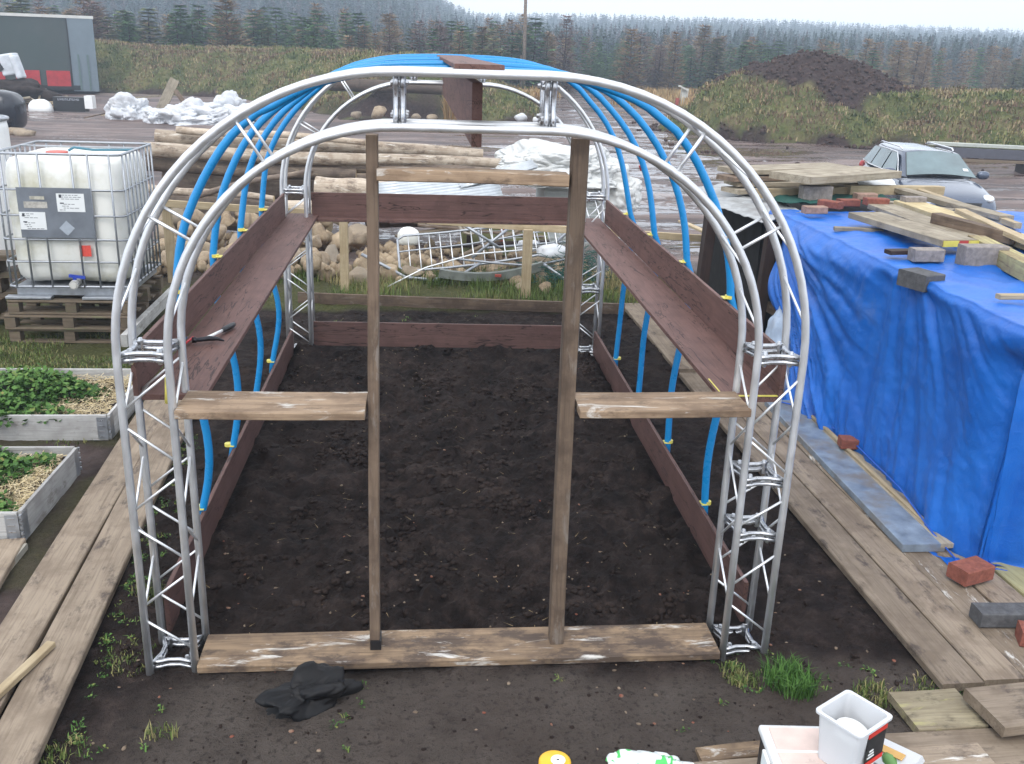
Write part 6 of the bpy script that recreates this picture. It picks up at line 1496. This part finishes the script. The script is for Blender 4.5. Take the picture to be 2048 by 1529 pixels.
# ------------------------------------------------------------------ car
def car():
    AX = -.1624
    T = thing('parked_car', 'blue grey estate car parked beyond the blue tarpaulin', 'car', (10.954, 17.221, -.4466), AX + math.pi)
    M0 = wm(T)
    paint = plain('blue grey metallic paint', (.075, .095, .14), .20, .45, .03, 3); paint.node_tree.nodes['Principled BSDF'].inputs['Coat Weight'].default_value = .7
    glass = plain('tinted car glass', (.10, .15, .16), .05, 0, .3, 1.2, spec=.9); rub = plain('tyre rubber', (.018, .018, .018), .8); chrome = plain('bright trim', (.75, .76, .78), .2, .9)
    def P(v): return M0 @ Vector(v)
    # local: +y forward, x lateral; after the pi turn +x is the car's left seen at image right
    st = [(2.42, .62, .60, .30), (2.36, .78, .68, .26), (2.20, .86, .78, .24), (1.85, .87, .86, .22), (1.45, .89, .93, .22), (1.12, .90, .98, .22), (.3, .905, .99, .22), (-.8, .905, 1.0, .22), (-1.6, .89, 1.01, .22), (-2.1, .85, 1.0, .25), (-2.32, .78, .96, .28), (-2.38, .62, .88, .32)]
    V = []; n = 15
    for (y, w, zt, zl) in st:
        half = [(0, zt), (.45 * w, zt - .005), (.80 * w, zt - .04), (.955 * w, zt - .11), (1.0 * w, zt - .24), (1.0 * w, .50), (.975 * w, .34), (.90 * w, zl)]
        full_ = half + [(-a, b) for a, b in half[:0:-1]]
        n = len(full_)
        V += [tuple(P((a, y, b))) for a, b in full_]
    F = [(i * n + k, i * n + (k + 1) % n, (i + 1) * n + (k + 1) % n, (i + 1) * n + k) for i in range(len(st) - 1) for k in range(n)]
    F += [tuple(range(n))[::-1], tuple((len(st) - 1) * n + k for k in range(n))]
    o = obj('body', V, F, paint, T, True); m = o.modifiers.new('s', 'SUBSURF'); m.levels = m.render_levels = 2
    # cabin
    B = [(.72, 1.16), (.80, .6), (.82, -.4), (.82, -1.4), (.76, -2.1), (.62, -2.26)]; Rf = [(.50, .30), (.575, .05), (.60, -.6), (.59, -1.4), (.55, -1.85), (.47, -1.98)]
    V = []; k_ = len(B)
    for zf in (0, .5, .93, 1.0):
        z = .95 + (1.43 - .95) * zf; q = zf ** .9
        row = [(b[0] + (r[0] - b[0]) * q, b[1] + (r[1] - b[1]) * q, z) for b, r in zip(B, Rf)]
        if zf == 1.0: row = [(x * .88, y * .97 - .01 + (-.05 if i == 0 else 0), 1.445) for i, (x, y, z) in enumerate(row)]
        V += row + [(-x, y, z) for x, y, z in row[::-1]]
    n = 2 * k_
    V += [(x * .3, y * .96, 1.475) for x, y in Rf] + [(-x * .3, y * .96, 1.475) for x, y in Rf[::-1]]
    F = [(i * n + k, i * n + (k + 1) % n, (i + 1) * n + (k + 1) % n, (i + 1) * n + k) for i in range(4) for k in range(n)] + [tuple(4 * n + k for k in range(n))]
    o = obj('cabin', [tuple(P(v)) for v in V], F, paint, T, True); m = o.modifiers.new('s', 'SUBSURF'); m.levels = m.render_levels = 2
    def panel(name, q, nsub=6, mat=glass, off=.012, par=T, bulge=.03):
        q = [Vector(v) for v in q]; nrm = (q[1] - q[0]).cross(q[3] - q[0]).normalized(); cen = sum(q, Vector()) / 4
        if nrm.dot(cen - Vector((0, -.6, 1.1))) < 0: nrm = -nrm
        Vp = []
        for i in range(nsub + 1):
            for j in range(nsub + 1):
                u, v = i / nsub, j / nsub; p = (q[0] * (1 - u) + q[1] * u) * (1 - v) + (q[3] * (1 - u) + q[2] * u) * v
                Vp.append(tuple(P(p + nrm * (off + bulge * math.sin(math.pi * u) * (1 if bulge else 0)))))
        return obj(name, Vp, grid_faces(nsub + 1, nsub + 1), mat, par, True, fast=True)
    W_ = panel('windscreen', [(-.725, 1.17, .99), (.725, 1.17, .99), (.56, .38, 1.40), (-.56, .38, 1.40)], 10, glass, .022, T, .06)
    t_ = MB(); 
    panel('tax_disc', [(-.50, 1.00, 1.08), (-.60, 1.00, 1.08), (-.585, .92, 1.125), (-.49, .92, 1.125)], 2, M_white, .05, W_, 0)
    panel('screen_surround', [(-.745, 1.19, .978), (.745, 1.19, .978), (.575, .36, 1.41), (-.575, .36, 1.41)], 10, M_black, .010, T, .055)
    for s in (-1, 1):
        panel('side_window', [(s * .80, .70, .99), (s * .835, -.22, .99), (s * .645, -.25, 1.38), (s * .635, .12, 1.38)], 4, glass, .02, T, 0)
        panel('side_window', [(s * .835, -.30, .99), (s * .835, -1.15, .99), (s * .65, -1.1, 1.38), (s * .645, -.33, 1.38)], 4, glass, .02, T, 0)
        panel('side_window', [(s * .83, -1.23, .99), (s * .79, -1.98, 1.02), (s * .63, -1.75, 1.36), (s * .65, -1.18, 1.38)], 4, glass, .02, T, 0)
        tr = MB().tube([P(v) for v in ((s * .82, .78, .985), (s * .865, -.3, .985), (s * .855, -1.3, .985), (s * .80, -2.05, 1.01))], .014, 6)
        tr.tube([P(v) for v in ((s * .80, .80, 1.0), (s * .70, .35, 1.26), (s * .655, .08, 1.39), (s * .67, -.5, 1.405), (s * .66, -1.3, 1.40), (s * .60, -1.9, 1.36))], .012, 6).build('window_trim', chrome, T, True)
        MB().tube([P(v) for v in ((s * .55, .05, 1.46), (s * .57, -.1, 1.50), (s * .57, -1.5, 1.50), (s * .53, -1.75, 1.455))], .018, 6).build('roof_rail', chrome, T, True)
        V, F = ICO[3]; V = np.sign(V) * np.abs(V) ** .8
        o = obj('mirror', [tuple(P((s * .99 + v[0] * .13, .82 + v[1] * .07, 1.03 + v[2] * .09))) for v in V], F.tolist(), paint, T, True)
        MB().box(P((s * .87, .80, 1.0)), (.12, .05, .04)).build('mirror_arm', M_black, o)
        # headlight
        V, F = ICO[3]
        o = obj('headlight', [tuple(P((s * (.66 - .02 * v[1]) + v[0] * .16, 2.08 + v[1] * .27 - abs(v[0]) * .05, .675 + v[2] * .10 + .02 * v[1]))) for v in V], F.tolist(), plain('headlight lens', (.75, .78, .82), .12, .3), T, True)
        MB().tube([P((s * .66, 2.36, .40)), P((s * .66, 2.40, .40))], .07, 12).build('fog_lamp', M_black, T)
        V, F = ICO[2]
        obj('tail_light', [tuple(P((s * .78 + v[0] * .07, -2.16 + v[1] * .12, .86 + v[2] * .12))) for v in V], F.tolist(), plain('red lens', (.35, .02, .02), .2), T, True)
        for y in (1.42, -1.38):
            Wl = MB().tube([P((s * .70, y, .32)), P((s * .72, y, .32)), P((s * .90, y, .32)), P((s * .915, y, .32))], [.29, .32, .32, .29], 28).build('wheel', rub, T, True)
            MB().tube([P((s * .90, y, .32)), P((s * .925, y, .32))], [.21, .19], 20).build('rim', chrome, Wl, True)
            MB().tube([P((s * (.9), y, .36) if False else (s * .84, y + math.cos(a) * .385, .34 + math.sin(a) * .385)) for a in [math.pi * k / 14 for k in range(15)]], .035, 6).build('arch_lip', paint, T, True)
        MB().box(P((s * .93, -.35, .82)), (.03, .2, .03)).box(P((s * .93, -1.15, .84)), (.03, .2, .03)).build('door_handle', chrome, T)
    panel('rear_window', [(-.58, -2.26, 1.0), (.58, -2.26, 1.0), (.46, -2.0, 1.36), (-.46, -2.0, 1.36)], 4, glass, .03, T, 0)
    panel('grille', [(-.42, 2.44, .50), (.42, 2.44, .50), (.46, 2.42, .64), (-.46, 2.42, .64)], 3, M_black, .0, T, 0)
    panel('number_plate', [(-.26, 2.45, .36), (.26, 2.45, .36), (.26, 2.45, .47), (-.26, 2.45, .47)], 2, M_white, .01, T, 0)
    MB().tube([P(v) for v in ((-.62, 1.18, .985), (-.1, 1.12, 1.02), (.0, 1.10, 1.03))], .01, 5).tube([P(v) for v in ((.02, 1.2, 1.0), (.3, 1.14, 1.02), (.6, 1.05, 1.04))], .01, 5).build('wiper', M_black, T)
car()
